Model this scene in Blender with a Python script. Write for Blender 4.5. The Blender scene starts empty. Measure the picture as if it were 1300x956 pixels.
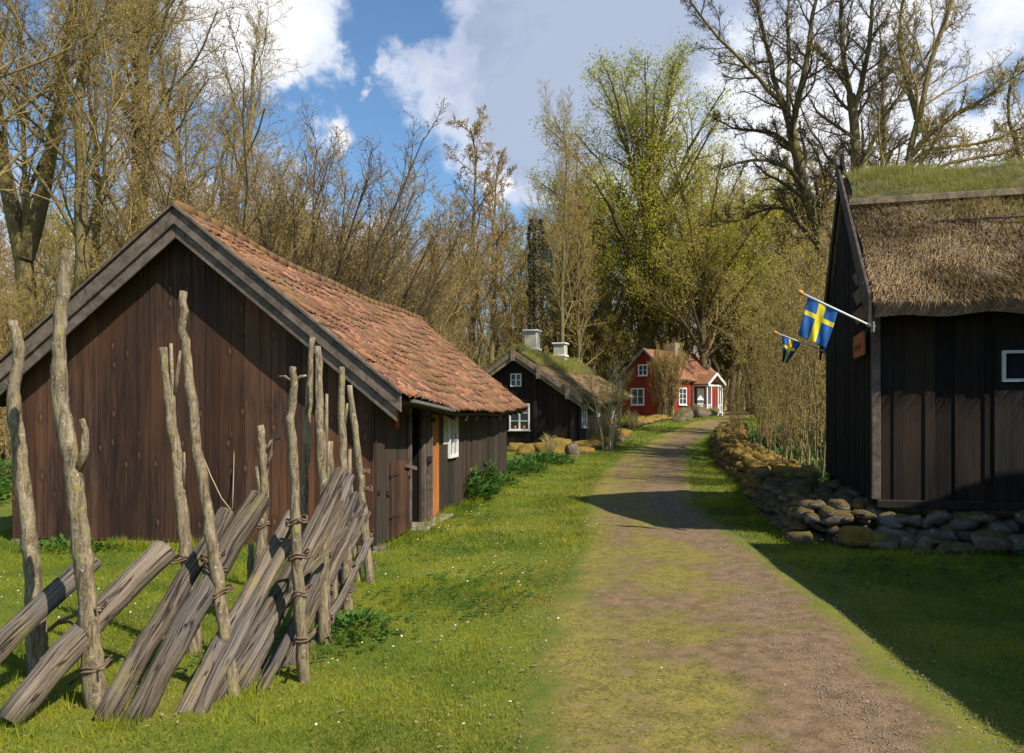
import bpy, math, random
import numpy as np
from mathutils import Vector, Matrix, noise as mn
R = math.radians
random.seed(7)
rng = np.random.default_rng(11)
SC = bpy.context.scene
COL = SC.collection
F = 1050.0; HZ = 527.0; EYE = 1.6

# ---------------------------------------------------------------- terrain and road
TY = [-500, 0, 20, 26, 31, 38, 46, 55, 70, 120, 1000]
TZ = [0, 0, 0, .12, .33, .75, 1.2, 1.5, 1.75, 2.4, 3.0]
def gz(x, y):
    x = np.asarray(x, float); y = np.asarray(y, float)
    z = np.interp(y, TY, TZ)
    z = z + .018*np.sin(x*.9+.5*y)*np.sin(y*.7+1) + .01*np.sin(x*2.3+1.7)*np.cos(y*1.9)
    z = z + .10*np.clip((x-4.0)/3, 0, 1)*np.clip((12-y)/6, 0, 1)*np.clip((y-3)/4, 0, 1)
    return z
def g(x, y): return float(gz(x, y))
RY = np.array([-8, 0, 4.94, 7.2, 10.3, 14.9, 23, 31, 38, 46, 56, 70, 95])
RL = np.array([-.6, -.25, .0, .3, .80, 1.25, 2.4, 4.4, 7.0, 10.0, 14.5, 21, 32])
RR = np.array([2.0, 2.2, 2.50, 2.80, 3.0, 3.35, 5.0, 6.8, 9.1, 12.0, 16.6, 23.1, 34])
def road_u(x, y):
    l = np.interp(y, RY, RL); r = np.interp(y, RY, RR)
    return (x-l)/(r-l)
def W(px, py, Y):
    return Vector(((px-650)/F*Y, Y, EYE+(HZ-py)/F*Y))

# ---------------------------------------------------------------- mesh helpers
def mesh_np(name, V, faces, mats=(), midx=None, smooth=False):
    """faces: int array (M,3) or (M,4), or a list of such arrays"""
    if not isinstance(faces, list): faces = [faces]
    V = np.asarray(V, np.float32).reshape(-1, 3)
    me = bpy.data.meshes.new(name)
    me.vertices.add(len(V)); me.vertices.foreach_set('co', V.ravel())
    loops = np.concatenate([f.ravel() for f in faces]).astype(np.int32)
    tot = np.concatenate([np.full(len(f), f.shape[1], np.int32) for f in faces])
    st = np.concatenate([[0], np.cumsum(tot)[:-1]]).astype(np.int32)
    me.loops.add(len(loops)); me.loops.foreach_set('vertex_index', loops)
    me.polygons.add(len(tot)); me.polygons.foreach_set('loop_start', st); me.polygons.foreach_set('loop_total', tot)
    if midx is not None: me.polygons.foreach_set('material_index', np.asarray(midx, np.int32))
    if smooth: me.polygons.foreach_set('use_smooth', np.ones(len(tot), bool))
    for m in mats: me.materials.append(m)
    me.update(calc_edges=True); me.validate()
    return me
def link(name, me, parent=None):
    o = bpy.data.objects.new(name, me); COL.objects.link(o)
    if parent is not None: o.parent = parent
    return o
def tag(o, label=None, cat=None, group=None, kind=None):
    if label: o['label'] = label
    if cat: o['category'] = cat
    if group: o['group'] = group
    if kind: o['kind'] = kind
    return o
def empty(name, loc, rz=0, label=None, cat=None, group=None):
    o = bpy.data.objects.new(name, None); COL.objects.link(o)
    o.empty_display_size = .2; o.location = loc; o.rotation_euler = (0, 0, rz)
    return tag(o, label, cat, group)
class MB:
    def __init__(s): s.v = []; s.f = []; s.m = []; s.sm = []
    def add(s, vs, fs, mi=0, smooth=False):
        b = len(s.v); s.v += [tuple(v) for v in vs]
        for f in fs: s.f.append(tuple(i+b for i in f)); s.m.append(mi); s.sm.append(smooth)
    def hexa(s, p, mi=0):  # 8 points: bottom 4 ccw, top 4 ccw
        s.add(p, [(3, 2, 1, 0), (4, 5, 6, 7), (0, 1, 5, 4), (1, 2, 6, 5), (2, 3, 7, 6), (3, 0, 4, 7)], mi)
    def box(s, a, b, mi=0):
        (x0, y0, z0), (x1, y1, z1) = a, b
        s.hexa([(x0, y0, z0), (x1, y0, z0), (x1, y1, z0), (x0, y1, z0), (x0, y0, z1), (x1, y0, z1), (x1, y1, z1), (x0, y1, z1)], mi)
    def beam(s, p, q, w, h, up=(0, 0, 1), mi=0):
        p = Vector(p); q = Vector(q); d = (q-p).normalized(); sd = d.cross(Vector(up)).normalized(); u = sd.cross(d).normalized()
        a = sd*w/2; b = u*h/2
        s.hexa([p-a-b, p+a-b, q+a-b, q-a-b, p-a+b, p+a+b, q+a+b, q-a+b], mi)
    def tube(s, pts, rad, n=8, mi=0, cap=True, jit=0, sd=0):
        pts = [Vector(p) for p in pts]; N = len(pts)
        if not hasattr(rad, '__len__'): rad = [rad]*N
        rr = random.Random(sd)
        vs = []; ref = Vector((.3, .9, .2))
        ph = [1+jit*(rr.random()-.5)*2 for _ in range(n)]
        for i in range(N):
            t = (pts[min(i+1, N-1)]-pts[max(i-1, 0)]).normalized()
            a = t.cross(ref).normalized(); b = t.cross(a)
            for k in range(n):
                r = rad[i]*(ph[k]+jit*.5*(rr.random()-.5)); an = 2*math.pi*k/n
                vs.append(pts[i]+a*math.cos(an)*r+b*math.sin(an)*r)
        fs = [(i*n+k, i*n+(k+1) % n, (i+1)*n+(k+1) % n, (i+1)*n+k) for i in range(N-1) for k in range(n)]
        if cap: fs += [tuple(range(n))[::-1], tuple((N-1)*n+k for k in range(n))]
        s.add(vs, fs, mi, True)
    def build(s, name, mats, parent=None, bevel=0):
        me = bpy.data.meshes.new(name); me.from_pydata(s.v, [], s.f)
        for m in (mats if isinstance(mats, (list, tuple)) else [mats]): me.materials.append(m)
        me.polygons.foreach_set('material_index', s.m); me.polygons.foreach_set('use_smooth', s.sm); me.update()
        o = link(name, me, parent)
        if bevel:
            b = o.modifiers.new('b', 'BEVEL'); b.width = bevel; b.segments = 1; b.limit_method = 'ANGLE'
        return o

# ---------------------------------------------------------------- materials
def S(n, k, v):
    for i in n.inputs:
        if i.name == k: i.default_value = v; return
def newmat(name):
    m = bpy.data.materials.new(name); m.use_nodes = True
    nt = m.node_tree; nt.nodes.clear()
    out = nt.nodes.new('ShaderNodeOutputMaterial'); p = nt.nodes.new('ShaderNodeBsdfPrincipled')
    nt.links.new(p.outputs[0], out.inputs[0]); S(p, 'Specular IOR Level', .25)
    return m, nt, p
class NT:
    def __init__(s, nt): s.nt = nt; s._c = {}
    def n(s, t, **k):
        x = s.nt.nodes.new(t)
        for a, b in k.items(): setattr(x, a, b)
        return x
    def l(s, a, b): s.nt.links.new(a, b)
    def coord(s, scale=(1, 1, 1), kind='Object'):
        tc = s.n('ShaderNodeTexCoord'); mp = s.n('ShaderNodeMapping'); mp.inputs['Scale'].default_value = scale
        s.l(tc.outputs[kind], mp.inputs[0]); return mp.outputs[0]
    def noise(s, scale, vec=None, detail=4, rough=.6, dist=0):
        x = s.n('ShaderNodeTexNoise'); x.inputs['Scale'].default_value = scale; x.inputs['Detail'].default_value = detail
        x.inputs['Roughness'].default_value = rough; x.inputs['Distortion'].default_value = dist
        if vec is not None: s.l(vec, x.inputs['Vector'])
        return x.outputs['Fac']
    def ramp(s, fac, stops, interp='LINEAR'):
        x = s.n('ShaderNodeValToRGB'); cr = x.color_ramp; cr.interpolation = interp
        while len(cr.elements) < len(stops): cr.elements.new(.5)
        for e, (p, c) in zip(cr.elements, stops):
            e.position = p; e.color = (c, c, c, 1) if not hasattr(c, '__len__') else (*c, 1)
        s.l(fac, x.inputs[0]); return x.outputs[0]
    def math(s, op, a, b=0, c=None, clamp=False):
        x = s.n('ShaderNodeMath', operation=op, use_clamp=clamp)
        for i, v in enumerate((a, b) if c is None else (a, b, c)):
            if hasattr(v, 'links'): s.l(v, x.inputs[i])
            else: x.inputs[i].default_value = v
        return x.outputs[0]
    def mix(s, fac, a, b, mode='MIX'):
        x = s.n('ShaderNodeMix', data_type='RGBA', blend_type=mode)
        for sock, v in ((x.inputs[0], fac), (x.inputs[6], a), (x.inputs[7], b)):
            if hasattr(v, 'links'): s.l(v, sock)
            elif hasattr(v, '__len__'): sock.default_value = (*v, 1)
            else: sock.default_value = v
        return x.outputs[2]
    def island(s): return s.n('ShaderNodeNewGeometry').outputs['Random Per Island']
    def obrand(s): return s.n('ShaderNodeObjectInfo').outputs['Random']
    def bump(s, h, strength=.5, dist=.02):
        x = s.n('ShaderNodeBump'); x.inputs['Strength'].default_value = strength; x.inputs['Distance'].default_value = dist
        s.l(h, x.inputs['Height']); return x.outputs[0]

def wood(name, c0, c1, grain=(14, 14, 1.1), knots=False, rough=.8, islandvar=.5, c2=None, bumps=.5):
    m, nt, p = newmat(name); N = NT(nt)
    v = N.coord(grain); isl = N.island()
    cmb = N.n('ShaderNodeVectorMath', operation='ADD'); N.l(v, cmb.inputs[0])
    sc = N.n('ShaderNodeVectorMath', operation='SCALE'); N.l(isl, sc.inputs['Scale']); sc.inputs[0].default_value = (37, 51, 23)
    N.l(sc.outputs[0], cmb.inputs[1]); v = cmb.outputs[0]
    n1 = N.noise(1.0, v, 6, .65, .6); n2 = N.noise(5, v, 3, .6)
    f = N.math('ADD', N.math('MULTIPLY', n1, .7), N.math('MULTIPLY', n2, .3))
    col = N.mix(N.ramp(f, [(.38, 0), (.60, 1)]), c0, c1)
    big = N.noise(.9, N.coord((1, 1, .5)), 3)
    if c2: col = N.mix(N.ramp(big, [(.42, 0), (.66, 1)]), col, c2)
    hsv = N.n('ShaderNodeHueSaturation'); N.l(col, hsv.inputs['Color'])
    N.l(N.math('MULTIPLY_ADD', isl, islandvar, 1-islandvar*.5), hsv.inputs['Value'])
    col = hsv.outputs[0]
    h = f
    if knots:
        vo = N.n('ShaderNodeTexVoronoi', voronoi_dimensions='2D'); vo.inputs['Scale'].default_value = 1
        sp = N.n('ShaderNodeSeparateXYZ'); N.l(N.coord((5.2, 1, 2.6)), sp.inputs[0]); cb = N.n('ShaderNodeCombineXYZ')
        N.l(sp.outputs[0], cb.inputs[0]); N.l(sp.outputs[2], cb.inputs[1]); N.l(cb.outputs[0], vo.inputs['Vector'])
        k = N.ramp(vo.outputs['Distance'], [(.05, 1), (.12, 0)])
        kk = N.ramp(vo.outputs['Distance'], [(.10, 0), (.16, 1), (.30, 0)])
        sc_ = N.n('ShaderNodeSeparateColor'); N.l(vo.outputs['Color'], sc_.inputs[0]); on = N.ramp(sc_.outputs[0], [(.62, 0), (.68, 1)])
        k = N.math('MULTIPLY', k, on); kk = N.math('MULTIPLY', kk, on)
        col = N.mix(N.math('MULTIPLY', kk, .4), col, (.012, .007, .006))
        col = N.mix(N.math('MULTIPLY', k, .38), col, (.20, .10, .065))
        streak = N.ramp(N.noise(1.2, N.coord((26, 26, .8)), 6, .75), [(.54, 0), (.70, 1)])
        col = N.mix(N.math('MULTIPLY', streak, .55), col, (.16, .082, .045))
        dk = N.ramp(N.noise(1.0, N.coord((16, 16, .6)), 6, .75), [(.36, 1), (.50, 0)])
        col = N.mix(N.math('MULTIPLY', dk, .6), col, (.018, .010, .009))
        h = N.math('ADD', f, N.math('MULTIPLY', k, .8))
    N.l(col, p.inputs['Base Color']); p.inputs['Roughness'].default_value = rough
    N.l(N.bump(h, bumps, .012), p.inputs['Normal'])
    return m
def plain(name, c, rough=.7, var=.15, scale=6, metal=0, bumps=0):
    m, nt, p = newmat(name); N = NT(nt)
    f = N.noise(scale, N.coord(), 5)
    col = N.mix(N.ramp(f, [(.3, 0), (.7, 1)]), tuple(x*(1-var) for x in c), tuple(min(1, x*(1+var)) for x in c))
    N.l(col, p.inputs['Base Color']); p.inputs['Roughness'].default_value = rough; p.inputs['Metallic'].default_value = metal
    if bumps: N.l(N.bump(N.noise(scale*6, N.coord(), 4), bumps, .01), p.inputs['Normal'])
    return m
def bladed(name, stops, scale=1.2, fine=60, rough=.6, transl=.3, big=None):
    m, nt, p = newmat(name); N = NT(nt)
    c = N.coord((1, 1, 1), 'Object')
    a = N.noise(scale, c, 4, .6); b = N.noise(fine, c, 2, .5)
    f = N.math('ADD', N.math('MULTIPLY', a, .55), N.math('MULTIPLY', b, .45))
    col = N.ramp(f, stops)
    if big: col = N.mix(N.ramp(N.noise(big[0], c, 3, .55), [(.45, 0), (.62, 1)]), col, big[1])
    N.l(col, p.inputs['Base Color']); p.inputs['Roughness'].default_value = rough
    if transl:
        t = N.n('ShaderNodeBsdfTranslucent'); N.l(col, t.inputs[0]); mx = N.n('ShaderNodeMixShader'); mx.inputs[0].default_value = transl
        out = [n for n in nt.nodes if n.type == 'OUTPUT_MATERIAL'][0]
        N.l(p.outputs[0], mx.inputs[1]); N.l(t.outputs[0], mx.inputs[2]); N.l(mx.outputs[0], out.inputs[0])
    return m
def bark(name, c0, c1, moss=None, scale=(6, 6, 1.5)):
    m, nt, p = newmat(name); N = NT(nt)
    f = N.noise(3, N.coord(scale), 6, .7, .5)
    col = N.mix(N.ramp(f, [(.35, 0), (.65, 1)]), c0, c1)
    if moss: col = N.mix(N.ramp(N.noise(.9, N.coord(), 5, .65), [(.45, 0), (.62, .75)]), col, moss)
    N.l(col, p.inputs['Base Color']); p.inputs['Roughness'].default_value = .9
    N.l(N.bump(f, .8, .03), p.inputs['Normal'])
    return m

M = {}
M['barn_gable'] = wood('barn gable wood', (.020, .012, .009), (.072, .035, .021), knots=True, c2=(.105, .042, .019), islandvar=.9)
M['barn_side'] = wood('barn side wood', (.022, .017, .013), (.055, .043, .032), islandvar=.7, c2=(.05, .03, .02))
M['barge'] = wood('weathered fascia', (.062, .047, .038), (.165, .122, .095), grain=(6, 6, 6), islandvar=.3)
M['tarred'] = wood('tarred boards', (.004, .003, .0025), (.016, .011, .0075), islandvar=1.4, c2=(.022, .013, .008), bumps=.8)
M['tarred_warm'] = wood('tarred boards warm', (.012, .007, .005), (.032, .018, .012), islandvar=.7)
M['black_board'] = wood('black boards', (.008, .007, .005), (.024, .019, .014), islandvar=.6)
M['grey_wood'] = wood('silvered wood', (.12, .098, .078), (.34, .28, .22), grain=(5, 5, 5), islandvar=.35)
M['house_barge'] = wood('dark fascia', (.03, .024, .018), (.085, .066, .05), grain=(6, 6, 6), islandvar=.3)
M['cabin_barge'] = wood('cabin fascia', (.10, .072, .045), (.25, .185, .12), grain=(5, 5, 5), islandvar=.3)
M['orange_wood'] = wood('fresh pine', (.20, .065, .015), (.50, .19, .05), grain=(10, 10, 1), islandvar=.2)
M['sign_wood'] = wood('orange sign board', (.26, .075, .018), (.42, .13, .035), grain=(5, 5, 8), islandvar=.1)
M['sign_ink'] = plain('dark carved paint', (.05, .015, .008))
M['red_board'] = wood('falu red boards', (.20, .018, .009), (.36, .045, .018), islandvar=.35, c2=(.27, .03, .012))
M['white'] = plain('white paint', (.72, .71, .67), .5, .06)
M['pwhite'] = plain('plastered white', (.46, .41, .32), .9, .15, 9, bumps=.3)
M['metal'] = plain('grey metal', (.32, .32, .31), .45, .1, 5, .6)
M['glass'] = plain('dark pane', (.02, .024, .03), .08, .2, 2); S(M['glass'].node_tree.nodes['Principled BSDF'], 'Specular IOR Level', .6)
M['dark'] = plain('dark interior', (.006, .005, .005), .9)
M['curtain'] = plain('red checked curtain', (.30, .09, .08), .9, .5, 40)
M['paper'] = plain('yellowed paper', (.46, .42, .27), .9, .35, 12)
M['redsign'] = plain('faded red board', (.28, .05, .03), .8)
M['plant'] = bladed('pot plant green', [(.3, (.02, .06, .015)), (.7, (.06, .14, .03))], transl=.2)
M['flower'] = plain('orange blossom', (.6, .16, .05), .8)
M['rope'] = plain('hemp rope', (.42, .28, .17), .9)
M['withy'] = plain('twisted withy', (.17, .11, .07), .85, .4, 30, bumps=.5)
M['white_pole'] = plain('white flagpole paint', (.75, .74, .72), .35, .03)
M['knob'] = plain('orange knob', (.75, .28, .05), .4, .05)
M['flag_blue'] = plain('flag blue', (.022, .105, .33), .75, .08, 20)
M['flag_yellow'] = plain('flag yellow', (.85, .66, .03), .75, .05, 20)
M['boot'] = plain('black leather', (.012, .011, .010), .4)
M['brick_rail'] = plain('iron', (.03, .025, .022), .6)

def stake_mat():
    m, nt, p = newmat('lichened stake bark'); N = NT(nt)
    f = N.noise(3.0, N.coord((9, 9, 2.2)), 7, .75, .8); q = N.noise(14, N.coord(), 4, .7)
    col = N.mix(N.ramp(f, [(.38, 0), (.62, 1)]), (.11, .072, .04), (.38, .30, .19))
    col = N.mix(N.ramp(q, [(.55, 0), (.68, .75)]), col, (.32, .27, .07))
    col = N.mix(N.ramp(N.noise(30, N.coord(), 3, .6), [(.62, 0), (.72, .8)]), col, (.50, .47, .42))
    N.l(col, p.inputs['Base Color']); p.inputs['Roughness'].default_value = .9
    N.l(N.bump(N.math('ADD', f, N.math('MULTIPLY', q, .6)), 1, .02), p.inputs['Normal']); return m
M['stake'] = stake_mat()
def rail_mat():
    m, nt, p = newmat('silvered rail'); N = NT(nt)
    tc = N.n('ShaderNodeUVMap')
    mp = N.n('ShaderNodeMapping'); mp.inputs['Scale'].default_value = (9, 1.1, 1); N.l(tc.outputs[0], mp.inputs[0])
    f = N.noise(1.5, mp.outputs[0], 8, .75, .4)
    crack = N.ramp(N.noise(1.1, mp.outputs[0], 3, .5, .9), [(.475, 0), (.495, 1), (.505, 1), (.525, 0)])
    col = N.mix(N.ramp(f, [(.35, 0), (.65, 1)]), (.065, .046, .032), (.26, .20, .145))
    col = N.mix(N.ramp(N.noise(4, N.coord(), 5, .7), [(.52, 0), (.66, .7)]), col, (.23, .185, .075))
    col = N.mix(N.ramp(N.noise(1.3, N.coord(), 3, .5), [(.50, 0), (.68, .45)]), col, (.17, .165, .18))
    hsv = N.n('ShaderNodeHueSaturation'); N.l(col, hsv.inputs['Color']); N.l(N.math('MULTIPLY_ADD', N.obrand(), .5, .75), hsv.inputs['Value'])
    col = N.mix(N.math('MULTIPLY', crack, .85), hsv.outputs[0], (.018, .014, .012))
    N.l(col, p.inputs['Base Color']); p.inputs['Roughness'].default_value = .85
    N.l(N.bump(N.math('SUBTRACT', f, crack), .9, .02), p.inputs['Normal']); return m
M['rail'] = rail_mat()
def stone_mat(name, moss, amt):
    m, nt, p = newmat(name); N = NT(nt)
    f = N.noise(5, N.coord(), 8, .7)
    isl = N.island()
    col = N.mix(N.ramp(f, [(.3, 0), (.7, 1)]), (.062, .052, .042), (.23, .20, .165))
    col = N.mix(N.math('MULTIPLY', isl, .6), col, (.20, .13, .09))
    col = N.mix(N.ramp(N.noise(18, N.coord(), 3), [(.6, 0), (.72, .6)]), col, (.42, .42, .38))
    ge = N.n('ShaderNodeNewGeometry'); sx = N.n('ShaderNodeSeparateXYZ'); N.l(ge.outputs['Normal'], sx.inputs[0])
    u = N.math('MULTIPLY_ADD', sx.outputs[2], .45, N.math('MULTIPLY', N.noise(3.2, N.coord(), 5, .65), 1.0))
    mm = N.ramp(N.math('ADD', u, N.math('MULTIPLY', isl, .15)), [(amt, 0), (min(1, amt+.1), 1)])
    mcol = N.mix(N.noise(22, N.coord(), 3), tuple(x*.35 for x in moss), tuple(min(1, x*1.6) for x in moss))
    col = N.mix(mm, col, mcol)
    N.l(col, p.inputs['Base Color']); p.inputs['Roughness'].default_value = .93
    N.l(N.bump(N.math('ADD', f, N.math('MULTIPLY', mm, N.noise(60, N.coord(), 3))), 1, .03), p.inputs['Normal']); return m
M['stone_moss'] = stone_mat('mossy stone', (.25, .155, .03), .515)
M['stone_wallgrey'] = stone_mat('wall stone', (.12, .088, .028), .62)
M['stone_grey'] = stone_mat('grey stone', (.12, .10, .03), .80)
def tile_mat():
    m, nt, p = newmat('clay pantile'); N = NT(nt)
    isl = N.island()
    col = N.ramp(isl, [(0, (.11, .045, .028)), (.3, (.22, .082, .040)), (.6, (.33, .125, .055)), (.85, (.40, .19, .10)), (1, (.17, .095, .06))])
    n = N.noise(9, N.coord(), 6, .7)
    col = N.mix(N.ramp(n, [(.44, 0), (.60, .8)]), col, (.10, .058, .035))
    col = N.mix(N.ramp(N.noise(26, N.coord(), 4, .7), [(.58, 0), (.66, .85)]), col, (.42, .36, .26))
    col = N.mix(N.ramp(N.noise(.8, N.coord(), 5, .6), [(.44, 0), (.62, .6)]), col, (.15, .095, .035))
    N.l(col, p.inputs['Base Color']); p.inputs['Roughness'].default_value = .85
    N.l(N.bump(n, .6, .01), p.inputs['Normal']); return m
M['tile'] = tile_mat()
M['tile_far'] = plain('weathered clay roof', (.24, .105, .055), .9, .6, 5, bumps=.6)
M['ridge'] = bark('mossy ridge tile', (.12, .06, .03), (.22, .12, .05), (.20, .13, .03), (5, 5, 5))
M['thatch_base'] = plain('old reed', (.14, .105, .07), .95, .4, 8, bumps=1)
M['straw'] = bladed('reed straw', [(.34, (.10, .055, .028)), (.46, (.34, .22, .11)), (.54, (.58, .42, .22)), (.64, (.24, .15, .05))], 2.0, 50, transl=.15, big=(1.3, (.19, .125, .045)))
M['sod'] = bladed('roof grass', [(.38, (.46, .36, .16)), (.45, (.36, .33, .08)), (.50, (.27, .29, .045)), (.54, (.48, .40, .14)), (.60, (.28, .30, .05)), (.66, (.52, .42, .22))], 1.6, 30, transl=.35)
M['soddirt'] = plain('roof turf', (.085, .075, .03), .95, .5, 5, bumps=1)
M['bark_olive'] = bark('olive bark', (.075, .052, .026), (.23, .17, .08), (.22, .18, .045))
M['bark_dark'] = bark('dark bark', (.05, .036, .022), (.15, .11, .065), (.16, .12, .035))
M['twig_brown'] = bark('brown twigs', (.20, .13, .055), (.40, .28, .125), (.34, .25, .07))
M['twig_red'] = bark('reddish twigs', (.20, .115, .06), (.37, .235, .13))
M['twig_dark'] = bark('dark twigs', (.075, .052, .03), (.18, .13, .07))
M['stem_pale'] = bark('pale shrub stem', (.28, .21, .10), (.54, .43, .23), (.40, .33, .12), (3, 3, 1))
M['stem_brown'] = bark('brown shrub stem', (.17, .12, .055), (.36, .27, .13), (.30, .24, .07), (3, 3, 1))
M['bud'] = bladed('brown buds', [(.36, (.20, .12, .04)), (.5, (.40, .26, .08)), (.62, (.44, .33, .08))], .6, 40, transl=.3)
M['bud_olive'] = bladed('olive buds', [(.36, (.22, .16, .03)), (.5, (.42, .33, .05)), (.62, (.50, .42, .08))], .6, 40, transl=.35)
M['leaf_spring'] = bladed('spring leaves', [(.36, (.25, .25, .02)), (.5, (.46, .44, .03)), (.62, (.66, .58, .09))], .5, 40, transl=.5)
M['leaf_green'] = bladed('plant leaves', [(.3, (.022, .065, .012)), (.5, (.065, .15, .022)), (.7, (.14, .24, .04))], .8, 20, transl=.3)

# ---------------------------------------------------------------- world, sun, camera
SUN_AZ = 48.0; SUN_EL = 46.0      # azimuth turned from straight behind the camera towards the right
to_sun = Vector((math.sin(R(SUN_AZ))*math.cos(R(SUN_EL)), -math.cos(R(SUN_AZ))*math.cos(R(SUN_EL)), math.sin(R(SUN_EL))))
sl = bpy.data.lights.new('sun', 'SUN'); sl.energy = 5.0; sl.angle = R(.53); sl.color = (1, .94, .83)
so = bpy.data.objects.new('sun', sl); COL.objects.link(so); so.location = (20, -20, 30)
so.rotation_euler = to_sun.to_track_quat('Z', 'Y').to_euler()

wd = bpy.data.worlds.new('World'); SC.world = wd; wd.use_nodes = True
nt = wd.node_tree; nt.nodes.clear(); N = NT(nt)
out = N.n('ShaderNodeOutputWorld'); bg = N.n('ShaderNodeBackground'); N.l(bg.outputs[0], out.inputs[0])
sky = N.n('ShaderNodeTexSky'); sky.sky_type = 'NISHITA'; sky.sun_disc = False
sky.sun_elevation = R(SUN_EL); sky.sun_rotation = math.atan2(to_sun.x, to_sun.y)
sky.air_density = 1.0; sky.dust_density = .6; sky.ozone_density = 2.5
SKY = .10
bg.inputs['Strength'].default_value = SKY
tc = N.n('ShaderNodeTexCoord'); dirv = N.n('ShaderNodeVectorMath', operation='NORMALIZE'); N.l(tc.outputs['Generated'], dirv.inputs[0])
D = dirv.outputs[0]
_w = N.n('ShaderNodeTexNoise'); _w.inputs['Scale'].default_value = 5.5; _w.inputs['Detail'].default_value = 7; _w.inputs['Roughness'].default_value = .6; N.l(D, _w.inputs['Vector'])
_s = N.n('ShaderNodeVectorMath', operation='SUBTRACT'); N.l(_w.outputs['Color'], _s.inputs[0]); _s.inputs[1].default_value = (.5, .5, .5)
_m = N.n('ShaderNodeVectorMath', operation='SCALE'); N.l(_s.outputs[0], _m.inputs[0]); _m.inputs['Scale'].default_value = .34
_a = N.n('ShaderNodeVectorMath', operation='ADD'); N.l(D, _a.inputs[0]); N.l(_m.outputs[0], _a.inputs[1]); DW = _a.outputs[0]
def pdir(px, py): return Vector(((px-650)/F, 1, (HZ-py)/F)).normalized()
def blobs(lst):
    acc = None
    for px, py, r, a in lst:
        c = pdir(px, py)
        ds = N.n('ShaderNodeVectorMath', operation='DISTANCE'); N.l(DW, ds.inputs[0]); ds.inputs[1].default_value = c
        v = N.math('MULTIPLY', N.math('SUBTRACT', 1, N.math('DIVIDE', ds.outputs['Value'], r/F*1.0), clamp=True), a)
        acc = v if acc is None else N.math('MAXIMUM', acc, v)
    return acc
nz = N.noise(4.2, D, 10, .62, .25); nz2 = N.noise(1.3, D, 3, .5)
big = blobs([(620, 50, 150, 1.0), (740, 60, 220, 1.3), (880, 30, 230, 1.4), (650, 140, 95, .8), (540, 55, 70, .75), (490, 82, 36, .5), (590, -30, 130, .9), (950, -100, 300, 1.3), (760, 170, 140, .9)])
wht = blobs([(310, 10, 130, 1.1), (345, 90, 75, .9), (405, 150, 60, .6), (607, 203, 42, 1.2), (560, 300, 60, .7), (1020, 150, 160, .9), (1150, 230, 160, .8), (1260, 150, 110, .7),
             (60, 120, 160, .7), (200, 320, 130, .7), (0, 400, 160, .8), (420, 300, 70, .6), (880, 330, 200, .8), (1080, 60, 110, .8), (680, 330, 160, .6), (340, 250, 90, .7), (1280, -20, 120, .6)])
edge = N.math('MULTIPLY', N.math('SUBTRACT', nz, .5), 2.6)
def shape(b, lo, hi):
    return N.ramp(N.math('ADD', b, N.math('MULTIPLY', edge, N.math('MULTIPLY', b, 2.2, clamp=True))), [(lo, 0), (hi, 1)], 'EASE')
aB = shape(big, .10, .42); aW = shape(wht, .10, .46)
away = N.ramp(N.noise(1.8, D, 8, .6), [(.58, 0), (.70, 1)])      # cloud over the rest of the sky, behind the camera
sx = N.n('ShaderNodeSeparateXYZ'); N.l(D, sx.inputs[0])
aA = N.math('MULTIPLY', away, N.ramp(sx.outputs[1], [(.3, 1), (.55, 0)]))
k = 1/SKY
def kc(c): return tuple(x*k for x in c)
skyc = N.mix(1.0, sky.outputs[0], (.92, 1.12, 1.22), 'MULTIPLY')
grey = N.mix(N.ramp(N.math('ADD', N.math('MULTIPLY', nz2, .6), N.math('MULTIPLY', nz, .4)), [(.43, 0), (.58, 1)]), kc((.135, .185, .30)), kc((.36, .42, .55)))
greyc = N.mix(N.ramp(N.math('ADD', big, N.math('MULTIPLY', edge, .5)), [(.30, 0), (.62, 1)]), kc((.60, .64, .74)), grey)
whc = N.mix(N.ramp(N.math('ADD', wht, edge), [(.2, 0), (.8, 1)]), kc((.56, .62, .74)), kc((.86, .86, .87)))
c = N.mix(aA, skyc, kc((.30, .32, .37)))
c = N.mix(N.math('MULTIPLY', aB, .95), c, greyc)
c = N.mix(N.math('MULTIPLY', aW, .93), c, whc)
N.l(c, bg.inputs[0])

cam = bpy.data.cameras.new('camera'); co = bpy.data.objects.new('camera', cam); COL.objects.link(co)
co.location = (0, 0, EYE); co.rotation_euler = (R(90), 0, 0)
cam.sensor_width = 36; cam.lens = F/1300*36; cam.shift_y = (HZ-478)/1300; cam.clip_end = 2000; cam.clip_start = .05
SC.camera = co
SC.view_settings.view_transform = 'Standard'; SC.view_settings.look = 'None'; SC.view_settings.exposure = .40; SC.view_settings.gamma = 1
SC.view_settings.use_curve_mapping = False
SC.cycles.max_bounces = 5; SC.cycles.diffuse_bounces = 3; SC.cycles.glossy_bounces = 2; SC.cycles.transmission_bounces = 2; SC.cycles.transparent_max_bounces = 4

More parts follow.
